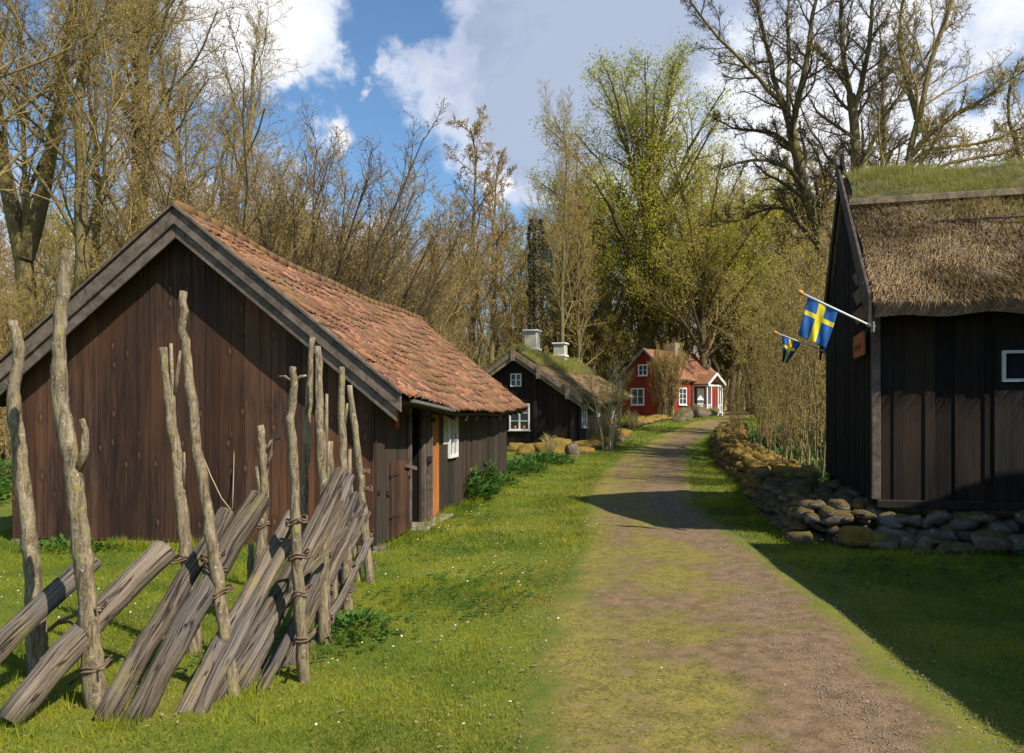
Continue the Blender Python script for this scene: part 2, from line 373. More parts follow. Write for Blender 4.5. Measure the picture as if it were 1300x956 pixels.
# ---------------------------------------------------------------- ground
def ground_color(N, c):
    a = N.noise(.55, c, 5, .6); b = N.noise(9, c, 5, .7)
    f = N.math('ADD', N.math('MULTIPLY', a, .6), N.math('MULTIPLY', b, .4))
    return N.ramp(f, [(.32, (.055, .085, .010)), (.45, (.10, .135, .012)), (.57, (.16, .165, .018)), (.68, (.19, .14, .05))])
m, nt, p = newmat('meadow ground'); N = NT(nt); c = N.coord()
gc = ground_color(N, c)
sx = N.n('ShaderNodeSeparateXYZ'); N.l(c, sx.inputs[0])
forest = N.ramp(N.math('MULTIPLY_ADD', N.noise(.12, c, 4), 30, sx.outputs[1]), [(0, 0), (1, 0)])
fm = N.n('ShaderNodeMapRange'); N.l(N.math('MULTIPLY_ADD', N.noise(.3, c, 4), 16, sx.outputs[1]), fm.inputs[0]); fm.inputs[1].default_value = 60; fm.inputs[2].default_value = 70
gc = N.mix(fm.outputs[0], gc, N.mix(N.noise(2, c, 6, .7), (.10, .07, .03), (.19, .14, .06)))
N.l(gc, p.inputs['Base Color']); p.inputs['Roughness'].default_value = .95; N.l(N.bump(N.noise(14, c, 5, .7), .8, .04), p.inputs['Normal'])
M['ground'] = m
gx = np.unique(np.concatenate([np.linspace(-400, -40, 13), np.linspace(-40, 40, 161), np.linspace(40, 400, 13)]))
gy = np.unique(np.concatenate([np.linspace(-60, 0, 16), np.linspace(0, 60, 161), np.linspace(60, 140, 30), np.linspace(140, 700, 12)]))
X, Y = np.meshgrid(gx, gy); V = np.stack([X, Y, gz(X, Y)], -1).reshape(-1, 3)
nx_, ny_ = len(gx), len(gy); I = np.arange(nx_*ny_).reshape(ny_, nx_)
Fq = np.stack([I[:-1, :-1], I[:-1, 1:], I[1:, 1:], I[1:, :-1]], -1).reshape(-1, 4)
tag(link('ground', mesh_np('ground', V, Fq, [M['ground']], smooth=True)), kind='structure', label='short green spring grass ground of the village')

# gravel road: a sheet 6 mm up with its own width, ragged mossy edges
m, nt, p = newmat('gravel road'); N = NT(nt); c = N.coord()
at = N.n('ShaderNodeAttribute', attribute_name='u'); u = at.outputs['Fac']
n1 = N.noise(.8, c, 6, .65); n2 = N.noise(7, c, 6, .75); n3 = N.noise(60, c, 4, .7); n4 = N.noise(38, c, 5, .75)
bare = N.ramp(u, [(0, 0), (.12, .15), (.26, .36), (.45, .28), (.68, .85), (.86, .75), (.97, .2), (1, 0)])
f = N.math('ADD', N.math('ADD', bare, N.math('MULTIPLY', N.math('SUBTRACT', n1, .5), 4.0)), N.math('ADD', N.math('MULTIPLY', N.math('SUBTRACT', n2, .5), 1.8), N.math('MULTIPLY', N.math('SUBTRACT', n4, .5), 3.0)))
gm = N.ramp(f, [(.34, 0), (.58, 1)])
moss = N.mix(N.ramp(N.math('ADD', N.math('MULTIPLY', n2, .4), N.math('MULTIPLY', n4, .6)), [(.42, 0), (.58, 1)]), (.085, .078, .012), (.31, .25, .035))
moss = N.mix(N.ramp(n3, [(.45, 0), (.7, .7)]), moss, (.24, .17, .085))
grav = N.mix(N.ramp(n2, [(.38, 0), (.62, 1)]), (.090, .055, .028), (.235, .148, .080))
vo = N.n('ShaderNodeTexVoronoi'); vo.inputs['Scale'].default_value = 70; N.l(c, vo.inputs['Vector'])
grav = N.mix(N.math('MULTIPLY', vo.outputs['Color'], .5), grav, (.30, .20, .115))
grav = N.mix(N.ramp(n3, [(.58, 0), (.75, .6)]), grav, (.06, .045, .03))
col = N.mix(gm, moss, grav)
eg = N.ramp(N.math('ADD', N.math('MULTIPLY', N.math('ABSOLUTE', N.math('SUBTRACT', u, .5)), 2), N.math('MULTIPLY', N.math('SUBTRACT', n1, .5), 1.3)), [(.74, 0), (.94, 1)])
col = N.mix(eg, col, ground_color(N, c))
N.l(col, p.inputs['Base Color']); p.inputs['Roughness'].default_value = .95
N.l(N.bump(N.math('ADD', n2, N.math('MULTIPLY', n3, .6)), .9, .02), p.inputs['Normal'])
M['road'] = m
ys = np.concatenate([np.linspace(-8, 60, 273), np.linspace(61, 95, 24)]); us = np.linspace(0, 1, 17)
YY, UU = np.meshgrid(ys, us, indexing='ij')
XL = np.interp(YY, RY, RL); XR = np.interp(YY, RY, RR); XX = XL+(XR-XL)*UU
ZZ = gz(XX, YY)-.012*np.exp(-((UU-.72)/.12)**2)-.008*np.exp(-((UU-.26)/.1)**2)+.006*np.sin(XX*5+YY*3)*np.sin(YY*4-XX*2)*(np.minimum(UU, 1-UU) > .1)+.016+.008*np.clip(np.minimum(UU, 1-UU)*8, 0, 1)-.03*(np.minimum(UU, 1-UU) < .001)
I = np.arange(YY.size).reshape(YY.shape)
me = mesh_np('road', np.stack([XX, YY, ZZ], -1), np.stack([I[:-1, :-1], I[:-1, 1:], I[1:, 1:], I[1:, :-1]], -1).reshape(-1, 4), [M['road']], smooth=True)
a = me.attributes.new('u', 'FLOAT', 'POINT'); a.data.foreach_set('value', UU.astype(np.float32).ravel())
tag(link('road', me), kind='structure', label='gravel and moss lane winding uphill between the cottages')

# ---------------------------------------------------------------- blade fields
def unit(v): return v/np.maximum(np.linalg.norm(v, axis=-1, keepdims=True), 1e-9)
def blades(P, Dv, L, Wd, side=None):
    """one tapering triangle per blade"""
    n = len(P)
    if side is None:
        a = rng.uniform(0, 2*np.pi, n); side = np.stack([np.cos(a), np.sin(a), np.zeros(n)], -1)
    s = unit(np.cross(Dv, np.cross(side, Dv)))*(Wd/2)[:, None]
    V = np.stack([P-s, P+s, P+Dv*L[:, None]], 1).reshape(-1, 3)
    return V, np.arange(3*n).reshape(-1, 3)
def leafquads(P, size, flat=.0):
    n = len(P)
    a = unit(rng.normal(size=(n, 3))); b = unit(np.cross(a, unit(rng.normal(size=(n, 3)))))
    if flat: a[:, 2] *= 1-flat; b[:, 2] *= 1-flat
    a = a*size[:, None]; b = b*size[:, None]*.45
    V = np.stack([P-a, P+b, P+a, P-b], 1).reshape(-1, 3)
    return V, np.arange(4*n).reshape(-1, 4)
def inside_box(x, y, root, rz, x0, x1, y0, y1):
    dx = x-root[0]; dy = y-root[1]; c_, s_ = math.cos(rz), math.sin(rz)
    lx = dx*c_+dy*s_; ly = -dx*s_+dy*c_
    return (lx > x0) & (lx < x1) & (ly > y0) & (ly < y1)

BARN = ((-3.999, 10.215), R(-8.1)); HOUSE = ((5.13, 12.62), R(-104.8)); CABIN = ((0.15, 31.9), R(-19.4)); RED = ((9.15, 56.6), R(-43.7))
SHED = ((8.25, 7.15), R(180-4.0))
def free(x, y):
    k = ~inside_box(x, y, *BARN, -2.45, 2.45, -.06, 10.7)
    k &= ~inside_box(x, y, *HOUSE, -2.6, 2.5, 0, 9.2)
    k &= ~inside_box(x, y, *CABIN, -2.7, 2.35, 0, 9)
    return k

def scatter(n, x0, x1, y0, y1, fall=None):
    x = rng.uniform(x0, x1, n); y = rng.uniform(y0, y1, n)
    k = free(x, y) & (np.abs(x) < .70*y+1.2)
    return x[k], y[k]
def vnoise(x, y, s, seed=0):
    r = np.random.default_rng(seed); v = 0
    for i in range(7):
        a, b, ph = r.normal(size=3); v = v+np.sin((a*x+b*y)*s+ph*5)
    return v/3.2
Vs = []; Fs = []; off = 0
def addfield(x, y, L, Wd, tilt=.5):
    global off
    n = len(x)
    d = rng.normal(size=(n, 3))*tilt; d[:, 2] = 1; d = unit(d)
    V, Fa = blades(np.stack([x, y, gz(x, y)-.004], -1), d, L, Wd)
    Vs.append(V); Fs.append(Fa+off); off += len(V)
def lawn(n, x0, x1, y0, y1, L, Wd):
    x, y = scatter(n, x0, x1, y0, y1)
    u = road_u(x, y); e = np.minimum(u+.02, (1-u)*1.3)+.09*vnoise(x, y, 1.1, 3)+.05*vnoise(x, y, 4, 33)
    k = (e < rng.uniform(-.05, .16, len(x))) & (np.abs(u-.5) > .22)
    dirt = vnoise(x, y, 1.1, 9) > 1.25
    k &= ~(dirt & (rng.random(len(x)) < .7))
    x, y = x[k], y[k]
    h = L*(.55+.9*rng.random(len(x)))*(1+.35*vnoise(x, y, 1.6, 5))
    addfield(x, y, np.clip(h, .008, 1), Wd*(.6+.8*rng.random(len(x))), .55)
lawn(260000, -5.5, 6, 3.3, 9, .035, .0045)
lawn(170000, -7, 8, 9, 16, .042, .008)
lawn(120000, -9, 15, 16, 32, .055, .016)
lawn(60000, -8, 22, 32, 56, .08, .035)
def tufts(n, xs, ys, L, Wd, per=26, spread=.05):
    for _ in range(n):
        x, y = xs(), ys()
        if not free(np.array([x]), np.array([y]))[0] or -.02 < road_u(x, y) < 1.02: continue
        k_ = int(per*random.uniform(.5, 1.3)); addfield(rng.normal(x, spread, k_), rng.normal(y, spread, k_), L*rng.uniform(.5, 1.3, k_), Wd*rng.uniform(.6, 1.3, k_), .4)
U = random.uniform
tufts(150, lambda: U(-4.2, -.9), lambda: U(4.0, 8.2), .11, .006)
tufts(260, lambda: U(-5, 0), lambda: U(4, 16), .075, .006, 20, .07)
tufts(200, lambda: U(2.4, 6), lambda: U(4, 11), .075, .006, 20, .07)
for k_ in range(170):
    a_ = k_/170; yy = 9.9+10.5*a_; xx = -1.62+.141*(yy-9.88)+U(.05, .3); tufts(1, lambda: xx, lambda: yy, .13, .009, 26, .06)
for k_ in range(70): tufts(1, lambda: U(-6.2, -1.7), lambda: U(9.7, 10.1), .12, .008, 22, .06)
for k_ in range(200):
    yy = U(10, 38); xx = float(np.interp(yy, [10, 12, 14.8, 20, 24, 28.5, 33, 38], [3.75, 3.8, 4.2, 5.45, 6.0, 6.9, 7.9, 9.5]))-U(0, .25); tufts(1, lambda: xx, lambda: yy, .12, .010, 24, .07)
for k_ in range(90):
    tufts(1, lambda: U(3.6, 8), lambda: U(8.6, 9.4), .12, .008, 24, .07)
M['grass'] = bladed('lawn grass', [(.34, (.075, .115, .006)), (.44, (.17, .215, .008)), (.52, (.31, .32, .014)), (.60, (.40, .37, .035)), (.70, (.45, .34, .10))], .8, 45, transl=.4, big=(.95, (.065, .135, .008)))
_g = M['grass'].node_tree
for n_ in _g.nodes:
    if n_.type == 'VALTORGB' and len(n_.color_ramp.elements) == 2: n_.color_ramp.elements[1].color = (.8, .8, .8, 1)
tag(link('grass', mesh_np('grass', np.concatenate(Vs), np.concatenate(Fs), [M['grass']])), kind='stuff', label='short bright green spring grass covering the lawns beside the lane')
# moss and dry blades on the lane
Vs = []; Fs = []; off = 0
for n, y0, y1, L, Wd in ((260000, 3.3, 10, .021, .0045), (90000, 10, 22, .026, .010), (20000, 22, 50, .04, .03)):
    x = rng.uniform(-1, 14, n*3); y = rng.uniform(y0, y1, n*3); u = road_u(x, y); k = (u > -.22+.12*vnoise(x, y, 1.3, 41)) & (u < 1.08)
    x, y, u = x[k][:n], y[k][:n], u[k][:n]
    bare = np.interp(u, [0, .15, .3, .48, .7, .9, 1], [0, .2, .48, .3, .95, .75, .1])
    k = bare+.40*vnoise(x, y, 1.5, 21)+.30*vnoise(x, y, 5, 22) < rng.uniform(.05, .6, len(x))
    addfield(x[k], y[k], L*(.5+rng.random(k.sum())), Wd*(.6+.8*rng.random(k.sum())), 1.1)
M['mossblade'] = bladed('yellow moss and dry grass', [(.34, (.12, .10, .018)), (.45, (.24, .20, .030)), (.53, (.31, .25, .045)), (.60, (.20, .20, .025)), (.68, (.42, .33, .17))], 1.2, 150, transl=.25)
tag(link('moss', mesh_np('moss', np.concatenate(Vs), np.concatenate(Fs), [M['mossblade']])), kind='stuff', label='yellow moss and thin dry grass growing over the gravel lane')
# gravel and litter
n = 60000; y = 3.4+rng.random(n)**1.6*16; x = rng.uniform(-.4, 4, n); u = road_u(x, y)
k = (u > 0) & (u < 1.0) & (np.interp(u, [0, .3, .5, .7, 1], [.1, .5, .3, 1, .5]) > rng.random(n)); x, y = x[k], y[k]; n = len(x)
s = rng.uniform(.0025, .0085, n)**1.0*(1+y*.05); P = np.stack([x, y, gz(x, y)+.013], -1)
oc = np.array([(1, 0, 0), (0, 1, 0), (-1, 0, 0), (0, -1, 0), (0, 0, .7), (0, 0, -.7)])
V = P[:, None]+oc[None]*(s[:, None, None]*rng.uniform(.5, 1.4, (n, 6, 1)))
of = np.array([(0, 1, 4), (1, 2, 4), (2, 3, 4), (3, 0, 4), (1, 0, 5), (2, 1, 5), (3, 2, 5), (0, 3, 5)])
M['gravel'] = plain('gravel stones', (.22, .17, .125), .9, .5, 40)
tag(link('gravel', mesh_np('gravel', V.reshape(-1, 3), (of[None]+(np.arange(n)*6)[:, None, None]).reshape(-1, 3), [M['gravel']])), kind='stuff', label='small brown gravel stones lying loose on the lane')
x, y = scatter(9000, -4, 5, 3.4, 14)
x, y = np.where(rng.random(len(x)) < .5, x, x), y
V, Fa = leafquads(np.stack([x, y, gz(x, y)+.022], -1), rng.uniform(.008, .022, len(x)), .8)
M['litter'] = bladed('dry leaves and straw', [(.3, (.10, .055, .025)), (.5, (.30, .20, .10)), (.7, (.48, .40, .27))], 3, 80, transl=.1)
tag(link('leaf_litter', mesh_np('leaf_litter', V, Fa, [M['litter']])), kind='stuff', label='dry brown leaf and straw litter scattered over grass and lane')
x, y = scatter(9000, -5, 6, 3.4, 16); k = (vnoise(x, y, 1.4, 77) > .45) & ((road_u(x, y) < -.02) | (road_u(x, y) > 1.02)); x, y = x[k], y[k]; nw = len(x)
V_ = []; 
for q in range(5):
    a = q*1.257+x*9; L_ = rng.uniform(.018, .04, nw); dx, dy = np.cos(a)*L_, np.sin(a)*L_; z0 = gz(x, y)+.022
    V_.append(np.stack([np.stack([x, y, z0], -1), np.stack([x+dx*.6-dy*.3, y+dy*.6+dx*.3, z0+.016], -1), np.stack([x+dx, y+dy, z0+.010], -1), np.stack([x+dx*.6+dy*.3, y+dy*.6-dx*.3, z0+.016], -1)], 1).reshape(-1, 3))
V_ = np.concatenate(V_)
tag(link('weeds', mesh_np('weeds', V_, np.arange(len(V_)).reshape(-1, 4), [M['leaf_green']])), kind='stuff', label='small clover and dandelion leaves mixed into the lawn')
# daisies
V_ = []; F_ = []; mi_ = []; b = 0
cl = [(-4.4, 7.3), (-3.9, 7.4), (-4.9, 6.9), (-3.2, 6.9), (-5.0, 7.6), (-.9, 5.4), (-.5, 6), (-.6, 8), (-1.1, 12), (-.2, 14), (-.2, 11)]
for i in range(230):
    cx, cy = cl[i % len(cl)] if i % 4 else (random.uniform(-2.2, 0), random.uniform(4, 15))
    sp = .28 if cy > 6.8 and cx < -3 else .6
    x = cx+random.gauss(0, sp); y = cy+random.gauss(0, sp)
    if inside_box(np.array(x), np.array(y), *BARN, -2.5, 2.5, -.1, 11): continue
    z = g(x, y)+.045; r = random.uniform(.006, .0095)
    tx, ty = random.uniform(-.5, .5), random.uniform(-.6, .2)
    def pt(a, rr): return (x+math.cos(a)*rr, y+math.sin(a)*rr, z+rr*(math.cos(a)*tx+math.sin(a)*-ty))
    V_ += [pt(a*math.pi/4, r*(1 if a % 2 else .75)) for a in range(8)]; F_.append(tuple(range(b, b+8))); mi_.append(0); b += 8
    V_ += [(q[0], q[1], q[2]+.003) for q in (pt(a*math.pi/3, r*.3) for a in range(6))]; F_.append(tuple(range(b, b+6))); mi_.append(1); b += 6
me = bpy.data.meshes.new('daisies'); me.from_pydata(V_, [], F_); me.materials.append(M['white']); me.materials.append(M['flag_yellow']); me.polygons.foreach_set('material_index', mi_)
tag(link('daisies', me), kind='stuff', label='tiny white daisies dotting the lawn by barn and fence')

# ---------------------------------------------------------------- trees
def grow(levels, stems, seed):
    """stems: list of polylines [(pts Kx3, r0, r1)]; levels: dicts. returns per-level (P (N,K+1,3), R (N,K+1))"""
    r = np.random.default_rng(seed); outl = []
    # resample stems to 12 points
    Ps = []; Rs = []
    for pts, r0, r1 in stems:
        pts = np.array(pts, float); d = np.r_[0, np.cumsum(np.linalg.norm(np.diff(pts, axis=0), axis=1))]; t = np.linspace(0, d[-1], 13)
        # smooth the polyline a little
        q = np.stack([np.interp(t, d, pts[:, i]) for i in range(3)], -1); q[1:-1] = (q[:-2]+2*q[1:-1]+q[2:])/4
        q[1:-1] += r.normal(size=q[1:-1].shape)*d[-1]*.004
        Ps.append(q); Rs.append(r0+(r1-r0)*np.linspace(0, 1, 13)**.9)
    P = np.array(Ps); Rr = np.array(Rs); outl.append((P, Rr))
    for lv in levels:
        Nn, K = P.shape[0], P.shape[1]-1
        n = lv['n']; plen = np.linalg.norm(np.diff(P, axis=1), axis=2).sum(1)
        cnt = n
        t = lv['t0']+(1-lv['t0'])*((np.arange(cnt)[None]+r.random((Nn, cnt)))/cnt)**lv.get('pw', 1.0)
        t = np.clip(t, 0, .995)
        x = t*K; i0 = np.floor(x).astype(int); fr = (x-i0)[..., None]; ar = np.arange(Nn)[:, None]
        st = P[ar, i0]*(1-fr)+P[ar, i0+1]*fr; tg = unit(P[ar, i0+1]-P[ar, i0]); rd = Rr[ar, i0]*(1-fr[..., 0])+Rr[ar, i0+1]*fr[..., 0]
        an = R(1)*(lv['ang']+lv.get('angv', 12)*r.normal(size=(Nn, cnt))); az = r.uniform(0, 2*np.pi, (Nn, 1))+np.arange(cnt)[None]*2.4+r.normal(size=(Nn, cnt))*.4
        ref = np.array([.13, .21, .97])+0*tg; ref = np.where(np.abs((tg*ref).sum(-1, keepdims=True)) > .93, np.array([1., 0, 0]), ref)
        a = unit(np.cross(tg, ref)); b = np.cross(tg, a)
        dr = tg*np.cos(an)[..., None]+(a*np.cos(az)[..., None]+b*np.sin(az)[..., None])*np.sin(an)[..., None]
        ln = plen[:, None]*lv['len']*(1-lv.get('fall', .55)*(t-lv['t0'])/(1-lv['t0']))*r.uniform(.65, 1.25, (Nn, cnt))
        st, dr, ln, rd = st.reshape(-1, 3), dr.reshape(-1, 3), ln.ravel(), rd.ravel()
        k = r.random(len(ln)) < lv.get('keep', 1.0); st, dr, ln, rd = st[k], dr[k], ln[k], rd[k]
        ra = np.maximum(rd*lv['rr'], lv['rmin']); K2 = lv['seg']
        Q = [st]; dcur = dr
        for j in range(K2):
            dcur = unit(dcur+r.normal(size=dcur.shape)*lv['wig']+np.array([0, 0, lv['up']])); Q.append(Q[-1]+dcur*(ln/K2)[:, None])
        P = np.stack(Q, 1); Rr = ra[:, None]*(1-(1-lv.get('tip', .3))*np.linspace(0, 1, K2+1)[None])
        outl.append((P, Rr))
    return outl
def tubes(P, Rr, sides):
    N_, K1 = P.shape[:2]; t = np.empty_like(P); t[:, 1:-1] = P[:, 2:]-P[:, :-2]; t[:, 0] = P[:, 1]-P[:, 0]; t[:, -1] = P[:, -1]-P[:, -2]; t = unit(t)
    ref = np.array([.31, .87, .17]); a = unit(np.cross(t, ref)); b = np.cross(t, a)
    an = np.arange(sides)*2*np.pi/sides
    V = P[:, :, None]+Rr[:, :, None, None]*(a[:, :, None]*np.cos(an)[:, None]+b[:, :, None]*np.sin(an)[:, None])
    I = np.arange(N_*K1*sides).reshape(N_, K1, sides); J = np.roll(I, -1, 2)
    return V.reshape(-1, 3), np.stack([I[:, :-1], J[:, :-1], J[:, 1:], I[:, 1:]], -1).reshape(-1, 4)
def tree_meshes(name, levels, stems, seed, barkm, twigm, leafm=None, nleaf=0, lsize=.05, split=2, lspread=.12):
    L = grow(levels, stems, seed); r = np.random.default_rng(seed+99)
    def pack(ls, extra=None):
        V = []; Fq = []; mi = []; o_ = 0
        for li, (P, Rr) in ls:
            sd = [10, 7, 5, 3, 3, 3][min(li, 5)]
            v, f = tubes(P, Rr, sd); V.append(v); Fq.append(f+o_); o_ += len(v); mi += [0]*len(f)
        if extra is not None:
            v, f = extra; V.append(v); Fq.append(f+o_); mi += [1]*len(f)
        return np.concatenate(V), np.concatenate(Fq), mi
    v, f, mi = pack([(i, x) for i, x in enumerate(L[:split])])
    mt = mesh_np(name+'_trunk', v, f, [barkm], mi, True)
    ex = None
    if nleaf:
        P = L[-1][0]; i = r.integers(0, len(P), nleaf); j = r.integers(1, P.shape[1], nleaf); fr = r.random(nleaf)[:, None]
        pos = P[i, j-1]*(1-fr)+P[i, j]*fr+r.normal(size=(nleaf, 3))*lspread*.5
        ex = leafquads(pos, lsize*r.uniform(.5, 1.3, nleaf))
    v, f, mi = pack([(i+split, x) for i, x in enumerate(L[split:])], ex)
    mc = mesh_np(name+'_crown', v, f, [twigm]+([leafm] if leafm else []), mi, False)
    return mt, mc
def place(mt, mc, x, y, s, rz, label, cat='tree', group=None, name='tree', sz=None, z=None):
    e = empty(name, (x, y, g(x, y)-.05 if z is None else z), rz, label, cat, group)
    e.scale = (s, s, sz or s)
    link('trunk' if cat == 'tree' else 'stem', mt, e); link('crown' if cat == 'tree' else 'twigs', mc, e)
    return e
def straight(H, r0, lean=0, seed=0, wob=.25, frac=1.0):
    r = random.Random(seed); n = 7
    return ([(lean*H*(i/n)**1.5+r.uniform(-wob, wob)*(i > 0), r.uniform(-wob, wob)*(i > 0), H*frac*i/n) for i in range(n+1)], r0, r0*.16)
def lvl(n, t0, ang, ln, rr, rmin, seg, wig, up, **k): return dict(n=n, t0=t0, ang=ang, len=ln, rr=rr, rmin=rmin, seg=seg, wig=wig, up=up, **k)

# prototypes (unit metres)
PR = {}
PR['oakA'] = tree_meshes('spreading_tree', [lvl(17, .28, 40, .40, .34, .024, 8, .14, .11), lvl(12, .15, 42, .50, .5, .014, 6, .17, .07), lvl(8, .15, 42, .50, .5, .009, 4, .18, .05), lvl(5, .2, 42, .5, .6, .006, 2, .2, .04)], [straight(18, .30, .03, 1, .35)], 1, M['bark_olive'], M['twig_brown'], M['bud_olive'], 14000, .032)
PR['oakB'] = tree_meshes('forked_tree', [lvl(13, .28, 38, .40, .36, .024, 8, .15, .10), lvl(12, .15, 45, .46, .5, .013, 6, .18, .07), lvl(8, .15, 42, .5, .5, .009, 4, .18, .05), lvl(5, .2, 42, .5, .6, .006, 2, .2, .03)],
    [([(0, 0, 0), (.1, 0, 3), (-.1, .1, 6), (-1.2, .2, 10), (-2.0, .3, 14), (-2.3, 0, 17)], .36, .05), ([(-.1, .1, 5.8), (.8, 0, 9), (1.5, -.3, 13), (2.1, 0, 16.5)], .24, .04)], 2, M['bark_olive'], M['twig_brown'], M['bud_olive'], 12000, .032)
PR['slimA'] = tree_meshes('slender_tree', [lvl(24, .15, 40, .26, .5, .022, 6, .12, .14), lvl(10, .12, 42, .5, .5, .012, 4, .16, .08), lvl(7, .15, 42, .5, .6, .008, 3, .18, .05)], [straight(17, .20, .01, 3, .2)], 3, M['bark_olive'], M['twig_brown'], M['bud'], 12000, .05)
PR['slimB'] = tree_meshes('slim_forest_tree', [lvl(26, .10, 35, .25, .5, .02, 6, .12, .16), lvl(10, .12, 42, .55, .5, .012, 4, .16, .08), lvl(7, .15, 42, .5, .6, .008, 3, .18, .05)], [straight(15, .16, -.02, 4, .25)], 4, M['bark_olive'], M['twig_red'], M['bud'], 9000, .05)
PR['slimC'] = tree_meshes('twin_forest_tree', [lvl(20, .08, 35, .28, .5, .02, 6, .13, .14), lvl(10, .12, 42, .5, .5, .012, 4, .16, .08), lvl(7, .15, 42, .5, .6, .008, 3, .18, .05)], [straight(14, .15, .05, 5, .25), straight(13, .13, -.07, 6, .25)], 5, M['bark_olive'], M['twig_brown'], M['bud_olive'], 13000, .055)
def shrub_stems(n, H, spread, r0, seed, base=.3):
    r = random.Random(seed); o = []
    for i in range(n):
        a = r.uniform(0, 6.28); s = r.uniform(.3, 1)*spread; h = H*r.uniform(.65, 1); bx, by = r.uniform(-base, base), r.uniform(-base, base)
        o.append(([(bx+math.cos(a)*s*t**1.4*h, by+math.sin(a)*s*t**1.4*h, h*t) for t in (0, .2, .4, .6, .8, 1)], r0*r.uniform(.6, 1.1), r0*.15))
    return o
PR['hazel'] = tree_meshes('hazel', [lvl(14, .2, 28, .34, .5, .012, 6, .10, .10), lvl(9, .15, 35, .45, .5, .008, 4, .14, .06), lvl(7, .15, 38, .5, .6, .006, 3, .16, .03)], shrub_stems(13, 9, .42, .075, 5), 6, M['bark_olive'], M['twig_brown'], M['bud'], 16000, .032, split=1)
PR['hazelB'] = tree_meshes('hazel_dark', [lvl(12, .25, 26, .34, .5, .012, 6, .10, .08), lvl(8, .15, 35, .45, .5, .007, 4, .14, .05), lvl(5, .15, 38, .5, .6, .005, 3, .16, .03)], shrub_stems(10, 9, .5, .08, 8), 7, M['bark_dark'], M['twig_dark'], M['bud'], 8000, .028, split=1)
PR['thicket'] = tree_meshes('thicket_shrub', [lvl(11, .12, 32, .34, .6, .008, 6, .13, .05), lvl(8, .15, 36, .42, .6, .006, 4, .16, .03)], shrub_stems(9, 6.5, .40, .026, 9, .45), 8, M['stem_brown'], M['twig_brown'], M['bud_olive'], 4500, .024, split=1)
PR['bushpale'] = tree_meshes('pale_bush', [lvl(10, .3, 25, .38, .6, .008, 6, .10, .05), lvl(7, .15, 32, .42, .7, .006, 4, .14, .03)], shrub_stems(9, 3.4, .34, .026, 12, .2), 9, M['stem_pale'], M['stem_pale'], M['bud_olive'], 3000, .022, split=1)
PR['bushbrown'] = tree_meshes('brown_bush', [lvl(10, .15, 22, .4, .6, .014, 6, .10, .04), lvl(8, .12, 32, .42, .7, .011, 4, .14, .03)], shrub_stems(26, 4.6, .28, .04, 13, .6), 10, M['bark_olive'], M['twig_brown'], M['bud'], 12000, .045, split=1)
PR['bushsmall'] = tree_meshes('low_twiggy_bush', [lvl(9, .1, 30, .42, .6, .006, 4, .12, .04), lvl(6, .12, 35, .45, .7, .004, 3, .16, .03)], shrub_stems(22, 1.1, .6, .012, 14, .15), 11, M['twig_brown'], M['stem_pale'], M['bud_olive'], 3000, .014, split=1)

# the big spring maple behind the red cottage
def fan(H, r0, cz, rx, rzz, n, seed, lean=0.0):
    r = random.Random(seed); top = cz+rzz*.8
    st = [([(0, 0, -1), (0, 0, H*.15), (lean*.3, 0, H*.3), (lean, .2, H*.5), (lean*1.3, 0, H*.7), (lean*1.2, 0, top)], r0, .06)]
    for i in range(n):
        az = i*2.4+r.uniform(-.3, .3); el = r.uniform(-.35, 1.35) if i % 3 else r.uniform(-.35, .5); h0 = H*(.22+.30*((el+.35)/1.7))
        e = (math.cos(az)*math.cos(el)*rx, math.sin(az)*math.cos(el)*rx, cz+math.sin(el)*rzz)
        m1 = (e[0]*.30, e[1]*.30, h0+(e[2]-h0)*.42); m2 = (e[0]*.66, e[1]*.66, h0+(e[2]-h0)*.78)
        st.append(([(lean*.4, 0, h0-.4), m1, m2, e], r0*r.uniform(.30, .45), .045))
    return st
MAPL = [lvl(11, .25, 40, .30, .5, .03, 6, .14, .06), lvl(8, .15, 42, .5, .5, .017, 5, .18, .05), lvl(6, .2, 42, .5, .6, .011, 3, .2, .04)]
PR['maple'] = tree_meshes('maple', MAPL, fan(27, .58, 15.5, 8.8, 11.0, 24, 3, .4), 20, M['bark_dark'], M['twig_dark'], M['leaf_spring'], 62000, .085, split=1, lspread=.8)
PR['greentree'] = tree_meshes('budding_tree', MAPL, fan(20, .38, 11, 7.4, 8.6, 20, 5, -.3), 21, M['bark_dark'], M['twig_brown'], M['leaf_spring'], 26000, .075, split=1, lspread=.7)
PR['alder'] = tree_meshes('alder', [lvl(24, .25, 42, .22, .5, .03, 6, .14, .10), lvl(8, .18, 42, .5, .5, .016, 4, .17, .06), lvl(7, .15, 42, .5, .6, .010, 3, .2, .03)], [straight(17, .22, .0, 41, .25)], 22, M['bark_olive'], M['twig_red'], M['bud'], 9000, .055)

